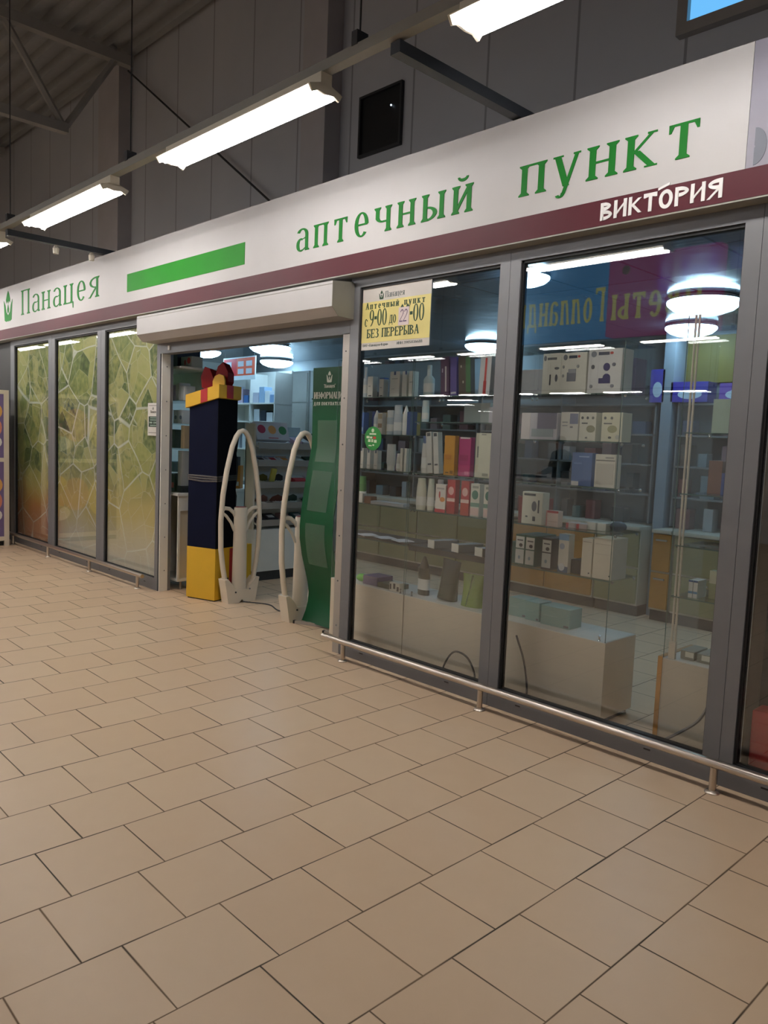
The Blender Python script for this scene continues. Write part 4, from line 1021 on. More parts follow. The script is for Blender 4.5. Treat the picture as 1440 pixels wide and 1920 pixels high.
# stickers and notices on the glass (each lies on the pane)
hs = thing('opening_hours_sign', 'yellow opening-hours sign stuck to the window right of the entrance', 'sign')
gy = .021
B('panel', mat('notice_white', (196, 190, 184), .5), hs, -1.532, -.905, gy - .003, gy, 2.118, 2.520)
B('yellow_field', mat('notice_yellow', (216, 202, 128), .5), hs, -1.532, -.905, gy - .0045, gy - .002, 2.166, 2.432)
DG = cm((24, 60, 34)); DGR = cm((70, 84, 84))
q = gy - .0045
tulip('emblem', -1.372, -1.328, 2.440, 2.498, gy - .003, DG, hs, .001)
lettering('lettering', 'Панацея', Face(.15, .06, .05, 1.42, .62, .14), -1.312, -1.14, 2.449, .028, gy - .003, DGR, hs, .001)
lettering('lettering', 'Аптечный  пункт', Face(.2, .09, .06, 1.42, .56, .34), -1.495, -.955, 2.385, .030, q, DG, hs, .001)
lettering('hours', 'с', Face(.2, .08, .04, 1.0, .6, .1), -1.502, -1.476, 2.273, .050, q, DG, hs, .001)
lettering('hours', '9-00', Face(.17, .05, .04, 1.0, .62, .08), -1.455, -1.292, 2.272, .108, q, DG, hs, .001)
lettering('hours', 'до', Face(.2, .08, .04, 1.0, .7, .1), -1.268, -1.205, 2.280, .052, q, DG, hs, .001)
lettering('hours', '-00', Face(.17, .05, .04, 1.0, .62, .08), -1.082, -.958, 2.275, .108, q, DG, hs, .001)
mb = MB()
for cx in (-1.152, -1.103): mb.prism([(cx - .019, 2.368), (cx + .019, 2.368), (cx, 2.392)], (q, q - .001))
mb.build('covered_digits', DG, hs)
B('paper_patch', cm((206, 190, 190)), hs, -1.182, -1.088, q - .002, q, 2.258, 2.372)
lettering('handwriting', '22', Face(.09, .07, 0, 1.0, .7, .12), -1.172, -1.108, 2.280, .078, q - .002, cm((80, 60, 100)), hs, .001, slant=.12)
lettering('lettering', 'БЕЗ ПЕРЕРЫВА', Face(.2, .08, .05, 1.0, .64, .12), -1.475, -1.0, 2.196, .058, q, DG, hs, .001)
lettering('small_print', 'ООО «Панацея-Фарм»', Face(.14, .08, .03, 1.3, .6, .1), -1.515, -1.27, 2.140, .013, gy - .003, DGR, hs, .001)
lettering('small_print', 'ИНН 3905036688', Face(.14, .08, .03, 1.3, .6, .1), -1.19, -.965, 2.140, .013, gy - .003, DGR, hs, .001)

ov = thing('oval_sticker', 'green oval card-payment sticker on the window glass', 'sticker', (-1.384, .0235, 1.53))
mb = MB(); n = 28
mb.prism([(.082 * math.cos(2 * math.pi * k / n), .080 * math.sin(2 * math.pi * k / n)) for k in range(n)], (0, -.0015)); mb.build('disc', cm((34, 128, 54)), ov)
cw = cm((206, 220, 190))
for nm, a in (('emblem', (-.016, .010, .040, .066)), ('wording', (-.034, .030, .024, .035)), ('card_mark', (-.062, -.034, .0, .016)), ('card_mark', (-.030, -.006, -.001, .012)), ('card_mark', (-.046, -.022, -.024, -.006)), ('card_mark', (-.014, .004, -.025, -.005)), ('card_mark', (.012, .038, -.028, -.009)), ('wording', (-.040, -.008, -.052, -.045)), ('emblem', (-.002, .016, -.050, -.038))):
    mb = MB()
    if nm == 'emblem': mb.prism([((a[0] + a[1]) / 2 + (a[1] - a[0]) / 2 * math.cos(2 * math.pi * k / 12), (a[2] + a[3]) / 2 + (a[3] - a[2]) / 2 * math.sin(2 * math.pi * k / 12)) for k in range(12)], (-.0015, -.0022))
    else: mb.box(a[0], a[1], -.0022, -.0015, a[2], a[3])
    mb.build(nm, cw, ov)
B('red_mark', cm((190, 60, 50)), ov, .002, .030, -.0022, -.0015, -.003, .013)

nt_ = thing('door_notice', 'white notice with a dark green block on the leaf-print window beside the entrance', 'notice', (-4.452, .022, 1.63))
B('sheet', cm((206, 202, 196)), nt_, -.105, .10, -.002, 0, -.155, .155)
B('dark_block', cm((20, 46, 34)), nt_, -.085, .095, -.003, -.002, -.072, .028)
B('rule', cm((130, 124, 120)), nt_, -.085, .095, -.003, -.002, .128, .134)
B('rule', cm((130, 124, 120)), nt_, -.085, .095, -.003, -.002, -.130, -.124)
tulip('emblem', -.012, .012, .092, .118, -.002, cm((90, 90, 86)), nt_, .001)
lettering('lettering', 'Панацея', Face(.2, .1, .04, 1.42, .62, .12), -.05, .055, .060, .018, -.002, cm((110, 106, 100)), nt_, .001)
lettering('hours', '9-00 - 22-00', Face(.2, .12, 0, 1.0, .62, .1), -.07, .08, -.040, .018, -.003, cm((170, 190, 176)), nt_, .001)
for z in (.010, -.010, -.062): B('text_line', cm((140, 164, 150)), nt_, -.055, .065, -.004, -.003, z, z + .009)

# cable seen on the base of the middle showcase
tag(MB().tube(smooth_path([(-.76, .12, .005), (-.755, .13, .10), (-.70, .14, .195), (-.635, .14, .215), (-.56, .14, .185), (-.50, .13, .10), (-.505, .12, .005)]), .006, 6).build('cable', M['darkgrey'], None, True), 'thin dark cable looping up off the floor before the middle showcase', 'cable')
tag(MB().tube(smooth_path([(-.20, .12, .42), (-.15, .14, .27), (-.12, .14, .12), (-.115, .12, .005)]), .006, 6).build('cable', M['darkgrey'], None, True), 'thin dark cable hanging before the right window showcase base', 'cable')
tag(MB().tube(smooth_path([(.62, .13, .006), (.70, .14, .06), (.80, .15, .14), (.88, .15, .22), (.93, .15, .32)]), .008, 6).build('cable', M['grey'], None, True), 'grey cable rising across the front of the narrow showcase', 'cable')

# ================================================================== ENTRANCE OBJECTS
# gift-box display
ang = math.atan2(.104, .317)
gb = thing('gift_box_display', 'tall navy and yellow gift-box display with red bow at the entrance', 'display stand', (-3.57, .185, 0), ang)
# local: front edge at origin, left face runs along -x, right face along +y
Wd = .333
def slab(x0, x1, y0, y1, z0, zt):
    """box whose top follows zt(x)"""
    mb = MB(); bm = mb.bm
    v = [bm.verts.new(p) for p in ((x0, y0, z0), (x1, y0, z0), (x1, y1, z0), (x0, y1, z0), (x0, y0, zt(x0)), (x1, y0, zt(x1)), (x1, y1, zt(x1)), (x0, y1, zt(x0)))]
    for qd in ((3, 2, 1, 0), (4, 5, 6, 7), (0, 1, 5, 4), (1, 2, 6, 5), (2, 3, 7, 6), (3, 0, 4, 7)): bm.faces.new([v[i] for i in qd])
    return mb
zt = lambda x: 1.830 + .25 * x
slab(-Wd, -.006, 0.004, .27, .482, zt).build('navy_panel', M['navy'], gb)
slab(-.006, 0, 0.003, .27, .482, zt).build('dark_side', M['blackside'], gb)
mb = MB()
mb.prism([(.27, .50), (.30, .55), (.285, .75), (.30, .95), (.275, 1.02), (.30, 1.1), (.31, 1.25), (.28, 1.34), (.30, 1.42), (.315, 1.50), (.28, 1.58), (.275, 1.70), (.27, 1.75)], (-Wd + .01, -.01), 'x')
mb.build('stock_ledge', M['black'], gb)
B('yellow_base', M['yellow'], gb, -Wd, 0, 0, .53, .012, .482)
B('plinth', M['black'], gb, -Wd + .01, -.01, .01, .52, 0, .012)
B('red_stripe', M['red'], gb, .0, .0015, .20, .245, .02, .47)
sc = B('logo_plate', M['black'], gb, .0015, .003, .10, .19, .09, .20)
lettering('lettering', 'sc', Face(.2, .16, 0, 1.0, .7, .12), .11, .18, .115, .04, 0, cm((210, 210, 210)), sc, .001)
sc.children[0].matrix_local = Matrix(((0, -1, 0, .0036), (1, 0, 0, 0), (0, 0, 1, 0), (0, 0, 0, 1)))
zl = lambda x: 1.948 + .25 * x
lid = slab(-Wd - .028, .022, -.022, .29, 1.825, zl)
for v in lid.bm.verts:
    if v.co.z < 1.826: v.co.z = 1.831 + .25 * v.co.x
lid.build('lid', M['yellow2'], gb)
mb = slab(-Wd * .55, -Wd * .55 + .075, -.0245, -.022, 1.8, zl)
for v in mb.bm.verts:
    if v.co.z < 1.801: v.co.z = 1.832 + .25 * v.co.x
mb.build('lid_ribbon', M['red'], gb)
mb = slab(.022, .0245, .085, .175, 1.837, zl); mb.build('lid_ribbon', M['red'], gb)
# bow: two folded loops and a yellow knot plate
mb = MB()
for s in (-1, 1):
    base = [(-.02, 0), (-.15, .03), (-.165, .13), (-.12, .22), (-.06, .20), (-.01, .10)] if s < 0 else [(.02, .02), (.10, .01), (.145, .09), (.145, .17), (.09, .26), (.03, .22), (.0, .12)]
    mb.prism([(a, b) for a, b in base], (.10, .112))
    mb.prism([(a * .92, b * .94) for a, b in base], (.19, .202))
    rim = base + [base[0]]
    for (a, b), (c, d) in zip(rim[1:-2], rim[2:-1]):
        bm = mb.bm
        v = [bm.verts.new(p) for p in ((a, .10, b), (c, .10, d), (c * .92, .202, d * .94), (a * .92, .202, b * .94))]
        bm.faces.new(v)
bow = mb.build('bow', M['redgloss'], gb); bow.location = (-.13, 0, 1.90)
mb = MB(); mb.prism([(-.07, 0), (-.072, .07), (-.05, .115), (.0, .135), (.05, .12), (.065, .08), (.065, 0)], (.06, .075)); kn = mb.build('knot_plate', M['yellow2'], gb); kn.location = (-.05, 0, 1.915)
mb = MB()
for k in range(3):
    zz = 1.10 + .018 * k
    mb.tube([(-Wd - .004, .27, zz + .02), (-Wd - .004, -.004, zz), (-Wd * .5, -.005, zz - .012 + .006 * k), (.005, -.004, zz - .004), (.005, .28, zz + .008)], (.002, .008), 5)
mb.build('stretch_film', M['wrap'], gb)

# anti-theft gate antennas
def antenna(x, y0, label):
    r = thing('security_gate_antenna', label, 'security gate', (x, y0, 0))
    left = [(-.150, .20), (-.176, .33), (-.200, .50), (-.206, .75), (-.190, .98), (-.155, 1.20), (-.105, 1.41), (-.065, 1.50), (-.03, 1.545), (.0, 1.555)]
    path = left + [(-a, b) for a, b in reversed(left[:-1])]
    MB().tube([(0, a, b) for a, b in path], [(.022, .026)] * len(path), 12).build('hoop', M['antenna'], r, True)
    prof = [(.072, .12), (.072, .30), (.068, .60), (.066, .86), (.062, .866)]
    MB().lathe(prof, (0, 0, 0), 24, .62, 1).build('pillar', M['antenna'], r, True)
    MB().lathe([(.058, .866), (.054, .872), (0, .872)], (0, 0, 0), 24, .62, 1).build('pillar_cap', cm((120, 40, 34)), r, True)
    MB().prism([(-.145, .0), (-.03, .0), (0, .03), (.03, 0), (.145, .0), (.165, .12), (.185, .22), (.15, .225), (.10, .17), (.068, .12), (-.068, .12), (-.10, .17), (-.15, .225), (-.185, .22), (-.165, .12)], (-.055, .055), 'x').build('foot', M['antenna'], r)
    bv = r.children[-1].modifiers.new('bevel', 'BEVEL'); bv.width = .014; bv.segments = 3; bv.limit_method = 'ANGLE'
    for s in (-1, 1):
        a = MB()
        a.tube([(0, s * .195, .845), (0, s * .165, .862), (0, s * .12, .855), (0, s * .075, .82), (0, s * .058, .79)], (.012, .018), 8)
        a.tube([(0, s * .192, .82), (0, s * .15, .79), (0, s * .10, .73), (0, s * .064, .655)], (.012, .014), 8)
        a.build('arm', M['antenna'], r, True)
    MB().tube([(.055, -.07, .10), (.062, -.07, .10)], .008, 8).build('screw', M['darkgrey'], r)
    MB().tube([(.055, .08, .12), (.062, .08, .12)], .008, 8).build('screw', M['grey'], r)
    return r
antenna(-3.48, .385, 'ivory security gate antenna beside the navy gift-box display')
antenna(-2.61, .41, 'ivory security gate antenna half behind the green information stand')
tag(MB().tube(smooth_path([(-3.43, .40, .004), (-3.2, .52, .004), (-2.95, .45, .004), (-2.7, .5, .004), (-2.56, .43, .004)]), .006, 6).build('floor_cable', M['darkgrey'], None), 'dark cable on the tiles between the two gate antennas', 'cable')

# green information stand (wavy sheet)
gs = thing('information_stand', 'wavy green information stand with pockets at the right of the entrance', 'stand')
prof = [(2.075, .400), (1.90, .402), (1.65, .405), (1.50, .408), (1.435, .405), (1.35, .390), (1.26, .370), (1.10, .342), (.918, .318), (.80, .310), (.70, .314), (.568, .340), (.45, .376), (.34, .408), (.25, .425), (.17, .418), (.10, .398), (.02, .362)]
mb = MB(); bm = mb.bm
XL, XR = -2.515, -2.105
fr = [[bm.verts.new((x, yy + d, z)) for z, yy in prof] for x, d in ((XL, 0), (XR, 0), (XR, .006), (XL, .006))]
for i in range(len(prof) - 1):
    for a in range(4):
        b_ = (a + 1) % 4
        bm.faces.new((fr[a][i], fr[b_][i], fr[b_][i + 1], fr[a][i + 1]))
bm.faces.new([f[0] for f in fr]); bm.faces.new([f[-1] for f in reversed(fr)])
mb.build('panel', M['standgreen'], gs, True)
wl2 = cm((216, 220, 208))
tulip('emblem', -2.345, -2.275, 1.955, 2.045, .400, wl2, gs, .002)
lettering('lettering', '"Панацея"', Face(.18, .09, .04, 1.35, .6, .1), -2.375, -2.235, 1.915, .020, .400, wl2, gs, .002)
lettering('lettering', 'ИНФОРМАЦИЯ', Face(.19, .07, .05, 1.0, .62, .10), -2.495, -2.115, 1.830, .052, .401, wl2, gs, .002)
lettering('lettering', 'ДЛЯ ПОКУПАТЕЛЕЙ', Face(.2, .1, .04, 1.0, .62, .26), -2.495, -2.115, 1.778, .026, .4015, wl2, gs, .002)
def yat(z):
    for (z1, y1), (z0, y0) in zip(prof, prof[1:]):
        if z0 <= z <= z1: return y0 + (y1 - y0) * (z - z0) / (z1 - z0)
    return .4
for z0, z1 in ((1.33, 1.66), (.94, 1.26), (.50, .84)):
    mb = MB(); bm = mb.bm; k = 6
    A = []
    for xx in (-2.43, -2.19):
        for off in (-.012, -.010):
            A.append([bm.verts.new((xx, yat(z0 + (z1 - z0) * i / k) + off, z0 + (z1 - z0) * i / k)) for i in range(k + 1)])
    for i in range(k):
        for a, b_ in ((0, 2), (1, 3), (0, 1), (2, 3)): bm.faces.new((A[a][i], A[b_][i], A[b_][i + 1], A[a][i + 1]))
    mb.build('pocket', M['pocket'], gs)
for x in (-2.52, -2.12):
    f = MB().box(0, .36 if x < -2.3 else .09, -.013, .013, .0005, .025).build('foot', M['alu'], gs); f.location = (x, .30 if x < -2.3 else .28, 0); f.rotation_euler = (0, 0, .42)
    B('end_cap', M['black'], f, -.016, 0, -.014, .014, .0005, .026)

# white open counter left of the entrance and the glass case on it
wc = thing('open_counter', 'white counter with empty open niches just left inside the entrance', 'counter')
cw_ = M['white']
CX0, CX1, CY0, CY1 = -5.1, -4.205, .165, .56
B('top', cw_, wc, CX0, CX1 + .02, CY0 - .02, CY1, .915, .94)
B('niche_floor', cw_, wc, CX0, CX1, CY0, CY1, .085, .11)
B('back', M['creamside'], wc, CX0, CX1, CY1 - .015, CY1, .11, .915)
for xx in (CX0, -4.66): B('upright', cw_, wc, xx, xx + .018, CY0, CY1 - .016, .11, .915)
B('upright', cw_, wc, CX1 - .018, CX1, CY0, CY0 + .02, .11, .915)
B('upright', cw_, wc, CX1 - .018, CX1, CY1 - .04, CY1 - .016, .11, .915)
B('rail', cw_, wc, CX1 - .014, CX1, CY0 + .02, CY1 - .04, .77, .915)
B('side_panel', M['cream'], wc, CX1 - .05, CX1 - .036, CY0 + .02, CY1 - .016, .11, .915)
for xx in (CX0 + .1, -4.25):
    for yy in (CY0 + .06, CY1 - .06): MB().tube([(xx, yy, 0), (xx, yy, .085)], .012, 8).build('leg', M['alu'], wc)
gc = thing('counter_glass_case', 'glass case with shelves on the white counter inside the entrance', 'display case')
B('pane', M['cglass'], gc, -5.08, -4.215, .18, .185, .94, 2.12)
B('pane', M['cglass'], gc, -4.22, -4.215, .19, .55, .94, 2.12)
for z in (1.36, 1.60, 1.82): B('shelf', M['sglass'], gc, -5.07, -4.225, .19, .55, z - .006, z)
B('back_panel', M['whitecool'], gc, -5.08, -4.215, .555, .565, 1.82, 2.14)
B('top_panel', M['whitecool'], gc, -5.08, -4.215, .18, .565, 2.12, 2.14)
cz = 'in the glass case on the white counter'
for k, (x, w, h, z, c, lb) in enumerate(((-4.43, .10, .15, 1.82, (170, 150, 180), 'lilac carton on the upper shelf'), (-4.33, .07, .17, 1.82, (214, 216, 220), 'tall white carton on the upper shelf'), (-4.245, .085, .14, 1.82, (206, 212, 218), 'shorter white carton on the upper shelf'),
        (-4.36, .085, .13, 1.60, (190, 200, 210), 'left white device box on the middle shelf'), (-4.265, .085, .13, 1.60, (186, 196, 206), 'right white device box on the middle shelf'),
        (-4.26, .075, .34, 1.00, (176, 172, 168), 'tall grey carton standing on the counter'), (-4.40, .12, .10, 1.13, (96, 128, 150), 'blue tin stacked among the black goods'), (-4.40, .16, .17, .942, (26, 26, 28), 'black bag with a red flash lying low'), (-4.225, .10, .06, .942, (30, 30, 34), 'flat black keyboard box on the counter'),
        (-4.22, .06, .22, 1.362, (178, 156, 124), 'tan carton on the lower shelf'), (-4.42, .10, .18, 1.362, (70, 80, 76), 'dark green box on the lower shelf'))):
    art = [(.3, .8, .3, .6, (90, 104, 130), 'picture')] if 'device' in lb else ([(.3, .9, .2, .5, (190, 60, 60))] if 'flash' in lb else None)
    carton('stock_box', lb + ' ' + cz, 'box', x - .065, z + .002, w, h, .12, c, y=.24 if 'black' not in lb else .22, art=art)
tag(B('dark_box', cm((22, 26, 50)), None, -4.62, -4.42, .25, .5, 2.141, 2.32), 'dark blue box on top of the glass case by the entrance', 'box')
carton('flower_box', 'pale box with red flowers on top of the glass case by the entrance', 'box', -4.31, 2.141, .2, .10, .12, (170, 176, 170), art=[(.3, .5, .2, .7, (180, 60, 60), 'picture'), (.6, .9, .3, .9, (190, 60, 56), 'picture')])

# hosiery rack (faces +x)
rk = thing('hosiery_rack', 'white stepped rack of slippers and packs inside the entrance', 'rack')
RX0, RX1, RY0, RY1 = -4.42, -4.20, 1.05, 2.02
B('base', M['white'], rk, RX0, RX1, RY0, RY1, .10, .54)
B('plinth', M['darkgrey'], rk, RX0 + .02, RX1 - .02, RY0 + .02, RY1 - .02, 0, .10)
B('side_panel', M['cream'], rk, RX0, RX1 - .06, RY0, RY0 + .022, .54, 1.64)
B('side_panel', M['cream'], rk, RX0, RX1 - .06, RY1 - .022, RY1, .54, 1.62)
B('back_panel', M['whitecool'], rk, RX0, RX0 + .015, RY0, RY1, .54, 1.45)
RS = (.62, .80, 1.02, 1.25, 1.43)
for z in RS:
    s = MB(); s.prism([(RX0 + .02, z + .04), (RX1 - .02, z - .02), (RX1 - .02, z - .032), (RX0 + .02, z + .028)], (RY0 + .022, RY1 - .022), 'y')
    so = s.build('shelf', M['white'], rk)
    B('lip', M['alu'], so, RX1 - .02, RX1 - .008, RY0 + .022, RY1 - .022, z - .045, z + .02)
def rackitem(name, label, cat, y, z, w, d, h, col, tilt=.2, art=None, group='packs on the hosiery rack'):
    d = min(d, .15)
    o = MB().box(-d, 0, -w / 2, w / 2, 0, h, bev=.004).build(name, cm(col))
    o.location = (RX1 - .035, y, z - .009); o.rotation_euler = (0, .34, 0)
    tag(o, label, cat, group)
    for (a0, a1, b0, b1, c) in art or ():
        MB().box(-d * a1, -d * a0, -w / 2 + b0 * w, -w / 2 + b1 * w, h, h + .001).build('print', cm(c), o)
    return o
def shoe(label, y, z, col, tilt=.45):
    mb = MB()
    sole = []
    bm = mb.bm; n = 14
    outline = [(-.24 + .24 * (i / (n - 1)), .038 + .012 * math.sin(math.pi * i / (n - 1)) - (.02 if i in (0, n - 1) else 0)) for i in range(n)]
    pts = [(x, -w) for x, w in outline] + [(x, w * .9) for x, w in reversed(outline)]
    mb.prism(pts, (0, .018), 'z')
    o = mb.build('slipper', cm((196, 190, 182)), None)
    up = MB()
    up.tube([(-.10, -.048, .012), (-.09, -.035, .05), (-.085, 0, .064), (-.09, .033, .05), (-.10, .045, .012)], [(.04, .004)] * 5, 8)
    up.build('strap', cm(col), o)
    o.location = (RX1 - .035, y, z - .008); o.rotation_euler = (0, .34, 0); o.scale = (.62, 1, 1)
    return tag(o, label, 'slipper', 'slippers on the hosiery rack')
tr = carton('tights_display', 'white display box with red, orange and green ovals on top of the rack', 'display box', 0, 0, .42, .20, .08, (206, 200, 204), art=[(.06, .30, .35, .82, (176, 36, 70), 'oval'), (.38, .62, .33, .80, (226, 156, 76), 'oval'), (.70, .94, .31, .78, (52, 128, 62), 'oval'), (.35, .65, .08, .13, (190, 80, 90))])
tr.rotation_euler = (-.35, 0, math.pi / 2); tr.location = (RX1 - .065, 1.30, 1.478)
for k, (y, c, lb) in enumerate(((1.60, (190, 160, 180), 'pink folded pack'), (1.70, (206, 204, 206), 'white pack'), (1.80, (26, 24, 28), 'black shoe'), (1.90, (30, 28, 32), 'second black shoe'))):
    rackitem('shoe' if 'shoe' in lb else 'hosiery_pack', lb + ' right of the oval display on the top shelf of the rack', 'shoe' if 'shoe' in lb else 'pack', y, 1.43, .085, .2, .05 if k < 2 else .10, c, .35)
for k, c in enumerate(((50, 30, 40), (176, 40, 60), (216, 140, 60))):
    rackitem('insole_pack', '%s insole pack with %s picture on the second rack shelf' % (('leftmost', 'middle', 'rightmost')[k], ('a dark', 'a red', 'an orange')[k]), 'pack', 1.16 + k * .155, 1.25, .14, .22, .012, (206, 206, 214), .5, [(.25, .75, .25, .75, c), (.9, 1, 0, 1, (66, 96, 160) if k < 2 else (216, 140, 60))])
rackitem('hosiery_pack', 'white pack beyond the insole packs on the second rack shelf', 'pack', 1.65, 1.25, .12, .2, .015, (214, 220, 218), .4)
rackitem('hosiery_pack', 'dark green pack at the right of the second rack shelf', 'pack', 1.82, 1.25, .14, .2, .02, (30, 60, 46), .4)
shoe('dark olive slipper at the left of the third rack shelf', 1.16, 1.02, (96, 92, 40))
shoe('black slipper, middle of the third rack shelf', 1.36, 1.02, (34, 34, 36))
rackitem('hosiery_pack', 'tall yellow packet standing on the third rack shelf', 'pack', 1.27, 1.05, .06, .03, .14, (178, 172, 84), 0)
rackitem('hosiery_pack', 'red and white pack on the third rack shelf', 'pack', 1.64, 1.02, .16, .2, .05, (196, 72, 80), .4, [(.4, 1, 0, 1, (206, 210, 210))])
rackitem('hosiery_pack', 'white and violet pack at the right of the third rack shelf', 'pack', 1.83, 1.02, .13, .2, .04, (200, 194, 210), .45)
for k, (y, c) in enumerate(((1.17, (92, 58, 50)), (1.36, (104, 60, 48)), (1.56, (46, 66, 56)), (1.78, (40, 64, 52)))):
    shoe('%s slipper on the fourth rack shelf, %s from the left' % (('brown', 'reddish brown', 'grey-green', 'dark green')[k], ('first', 'second', 'third', 'fourth')[k]), y, .80, c)
for k, (y, c) in enumerate(((1.14, (36, 34, 38)), (1.30, (40, 38, 42)), (1.48, (160, 120, 120)), (1.66, (60, 100, 100)), (1.84, (150, 150, 170)))):
    rackitem('hosiery_pack', '%s pack on the bottom rack shelf' % ('black', 'charcoal', 'dusty pink', 'teal', 'greyish lilac')[k], 'pack', y, .62, .13, .2, .035, c, .45, [(.3, .7, .2, .8, (206, 204, 204))])
carton('counter_box', 'dark box standing on the service counter behind the rack', 'box', -5.08, .911, .12, .75, .10, (26, 30, 46), y=1.9)
carton('photo_frame', 'white framed card standing on the service counter behind the rack', 'frame', -5.05, .911, .16, .72, .02, (206, 220, 228), y=2.15, rz=.9, art=[(.1, .9, .12, .85, (150, 196, 220))])

# service counter between the gift box and the rack
sv = thing('service_counter', 'white service counter behind the gift-box display', 'counter')
B('body', M['whitecool'], sv, -5.6, -4.95, 1.25, 2.3, .05, .88)
B('top', M['white'], sv, -5.62, -4.93, 1.23, 2.32, .88, .91)
for x, y, z, w, h, d, c, lb, art in ((-5.05, 1.32, .91, .16, .26, .12, (190, 122, 42), 'orange carton standing on the service counter', [(.5, .9, .12, .3, (190, 190, 180))]),
        (-5.02, 1.30, 1.17, .10, .10, .1, (28, 26, 30), 'black box on top of the orange carton', None), (-5.3, 1.4, .91, .14, .13, .1, (180, 190, 200), 'white device box on the service counter', [(.4, .9, .3, .8, (60, 70, 80), 'picture')])):
    carton('counter_box', lb, 'box', x, z, w, h, d, c, y=y, rz=.7, art=art)

# white wall shelves, posters, air conditioner, tall cabinets
ws = thing('wall_shelf_unit', 'white open wall shelf unit with cartons behind the gift box', 'shelf')
B('panel', M['white'], ws, -6.45, -5.42, 2.38, 2.40, .9, 2.34)
for z in (.95, 1.35, 1.70, 1.93): B('shelf', M['white'], ws, -6.45, -5.40, 2.12, 2.38, z - .018, z)
for x in (-6.45, -5.95, -5.42): B('upright', M['white'], ws, x, x + .018, 2.12, 2.38, .9, 2.30)
for k, (x, z, w, h, c, lb) in enumerate(((-5.87, 1.93, .12, .13, (190, 190, 206), 'lilac medicine carton'), (-5.74, 1.93, .11, .20, (150, 176, 206), 'white and blue medicine carton'), (-5.62, 1.93, .10, .15, (214, 218, 222), 'white medicine carton'), (-5.51, 1.93, .10, .10, (120, 150, 190), 'low blue medicine carton'),
        (-6.36, 1.93, .13, .22, (210, 216, 222), 'large white carton'), (-6.22, 1.93, .12, .18, (190, 170, 190), 'mauve carton'), (-6.09, 1.93, .10, .10, (70, 110, 170), 'low blue carton'),
        (-5.84, 1.70, .12, .15, (196, 200, 206), 'plain white carton'), (-5.70, 1.70, .11, .13, (40, 46, 60), 'black carton'), (-5.56, 1.70, .13, .11, (206, 208, 212), 'low white carton'),
        (-6.32, 1.35, .2, .2, (176, 180, 190), 'grey carton'), (-6.08, 1.35, .15, .25, (206, 210, 214), 'tall white carton'), (-5.8, 1.35, .2, .22, (180, 190, 196), 'pale grey carton'), (-5.55, 1.35, .14, .18, (30, 34, 48), 'navy carton'))):
    carton('medicine_carton', '%s on the %s shelf of the white wall unit' % (lb, {1.93: 'top', 1.70: 'second', 1.35: 'third'}[z]), 'box', x, z, w, h, .12, c, y=2.16, group='cartons on the white wall unit')
ps = thing('price_poster', 'red and orange price poster hung above the white shelf unit', 'poster', (-6.10, 2.05, 2.37), -.05)
B('sheet', cm((214, 222, 228)), ps, -.40, .40, 0, .008, -.155, .135)
B('red_field', cm((206, 34, 46)), ps, -.38, -.05, -.002, 0, -.10, .12)
B('orange_field', cm((226, 84, 40)), ps, -.05, .38, -.002, 0, -.10, .12)
for cx in (-.25, .05, .25):
    for cz_ in (-.045, .05): B('price_card', cm((196, 196, 206)), ps, cx - .07, cx + .07, -.004, -.002, cz_ - .036, cz_ + .03)
for xx in (-.36, .36): MB().tube([(xx, .004, .135), (xx, .004, .245)], .002, 5).build('string', M['grey'], ps)
ac = thing('air_conditioner', 'white split air conditioner on the wall behind the entrance', 'air conditioner', (-7.2, 3.5, 2.25))
MB().prism([(0, .15), (-.17, .15), (-.21, .10), (-.21, -.06), (-.16, -.14), (0, -.14)], (-.45, .45), 'x').build('casing', M['white'], ac)
B('louvre', M['grey'], ac, -.40, .40, -.212, -.195, -.10, -.075)
def tallcab(x0, x1, label):
    r = thing('tall_cabinet', label, 'cabinet')
    B('carcass', M['whitecool'], r, x0, x1, 3.06, 3.48, 0, 2.42)
    d = B('door', M['white'], r, x0 + .03, x1 - .02, 3.042, 3.06, 2.0, 2.39)
    B('handle', M['darkgrey'], d, x0 + .08, x0 + .22, 3.03, 3.042, 2.03, 2.045)
    d = B('door', M['white'], r, x0 + .03, x1 - .02, 3.042, 3.06, 1.05, 1.985)
    B('handle', M['alu'], d, x0 + .15, x0 + .30, 3.03, 3.042, 1.86, 1.872)
    d = B('door', M['white'], r, x0 + .03, x1 - .02, 3.042, 3.06, .1, 1.035)
    B('handle', M['alu'], d, x0 + .15, x0 + .30, 3.03, 3.042, .95, .962)
tallcab(-6.56, -5.93, 'tall white cabinet with stacked doors, left one seen beside the green stand')
tallcab(-5.90, -5.45, 'tall white cabinet with stacked doors, right one next to the green stand')

# back row of low cabinets with shelving above
def lowcab(x0, x1, fm, label, top=.80):
    r = thing('low_cabinet', label, 'cabinet')
    B('carcass', M['cream'], r, x0, x1, 3.02, 3.48, .10, top)
    B('plinth', M['darkgrey'], r, x0, x1, 3.05, 3.46, 0, .10)
    B('worktop', M['cream'], r, x0, x1, 2.98, 3.49, top, top + .03)
    n = max(1, round((x1 - x0) / .5)); w = (x1 - x0) / n
    for k in range(n):
        for z0, z1 in ((.12, .44), (.46, top - .01)):
            d = B('drawer', fm, r, x0 + k * w + .008, x0 + (k + 1) * w - .008, 3.0, 3.02, z0, z1)
            B('handle', M['alu'], d, x0 + (k + .5) * w - .05, x0 + (k + .5) * w + .05, 2.985, 3.0, z1 - .06, z1 - .045)
    return r
lowcab(-5.0, -3.75, M['olive'], 'low olive cabinet against the back wall, seen through the opening-hours window')
lowcab(-3.74, -2.52, M['olive'], 'low olive cabinet against the back wall, right of the first')
lowcab(-2.50, -1.42, M['beech'], 'low orange wood cabinet against the back wall')
lowcab(-1.40, -.96, M['olive'], 'narrow low olive cabinet against the back wall')
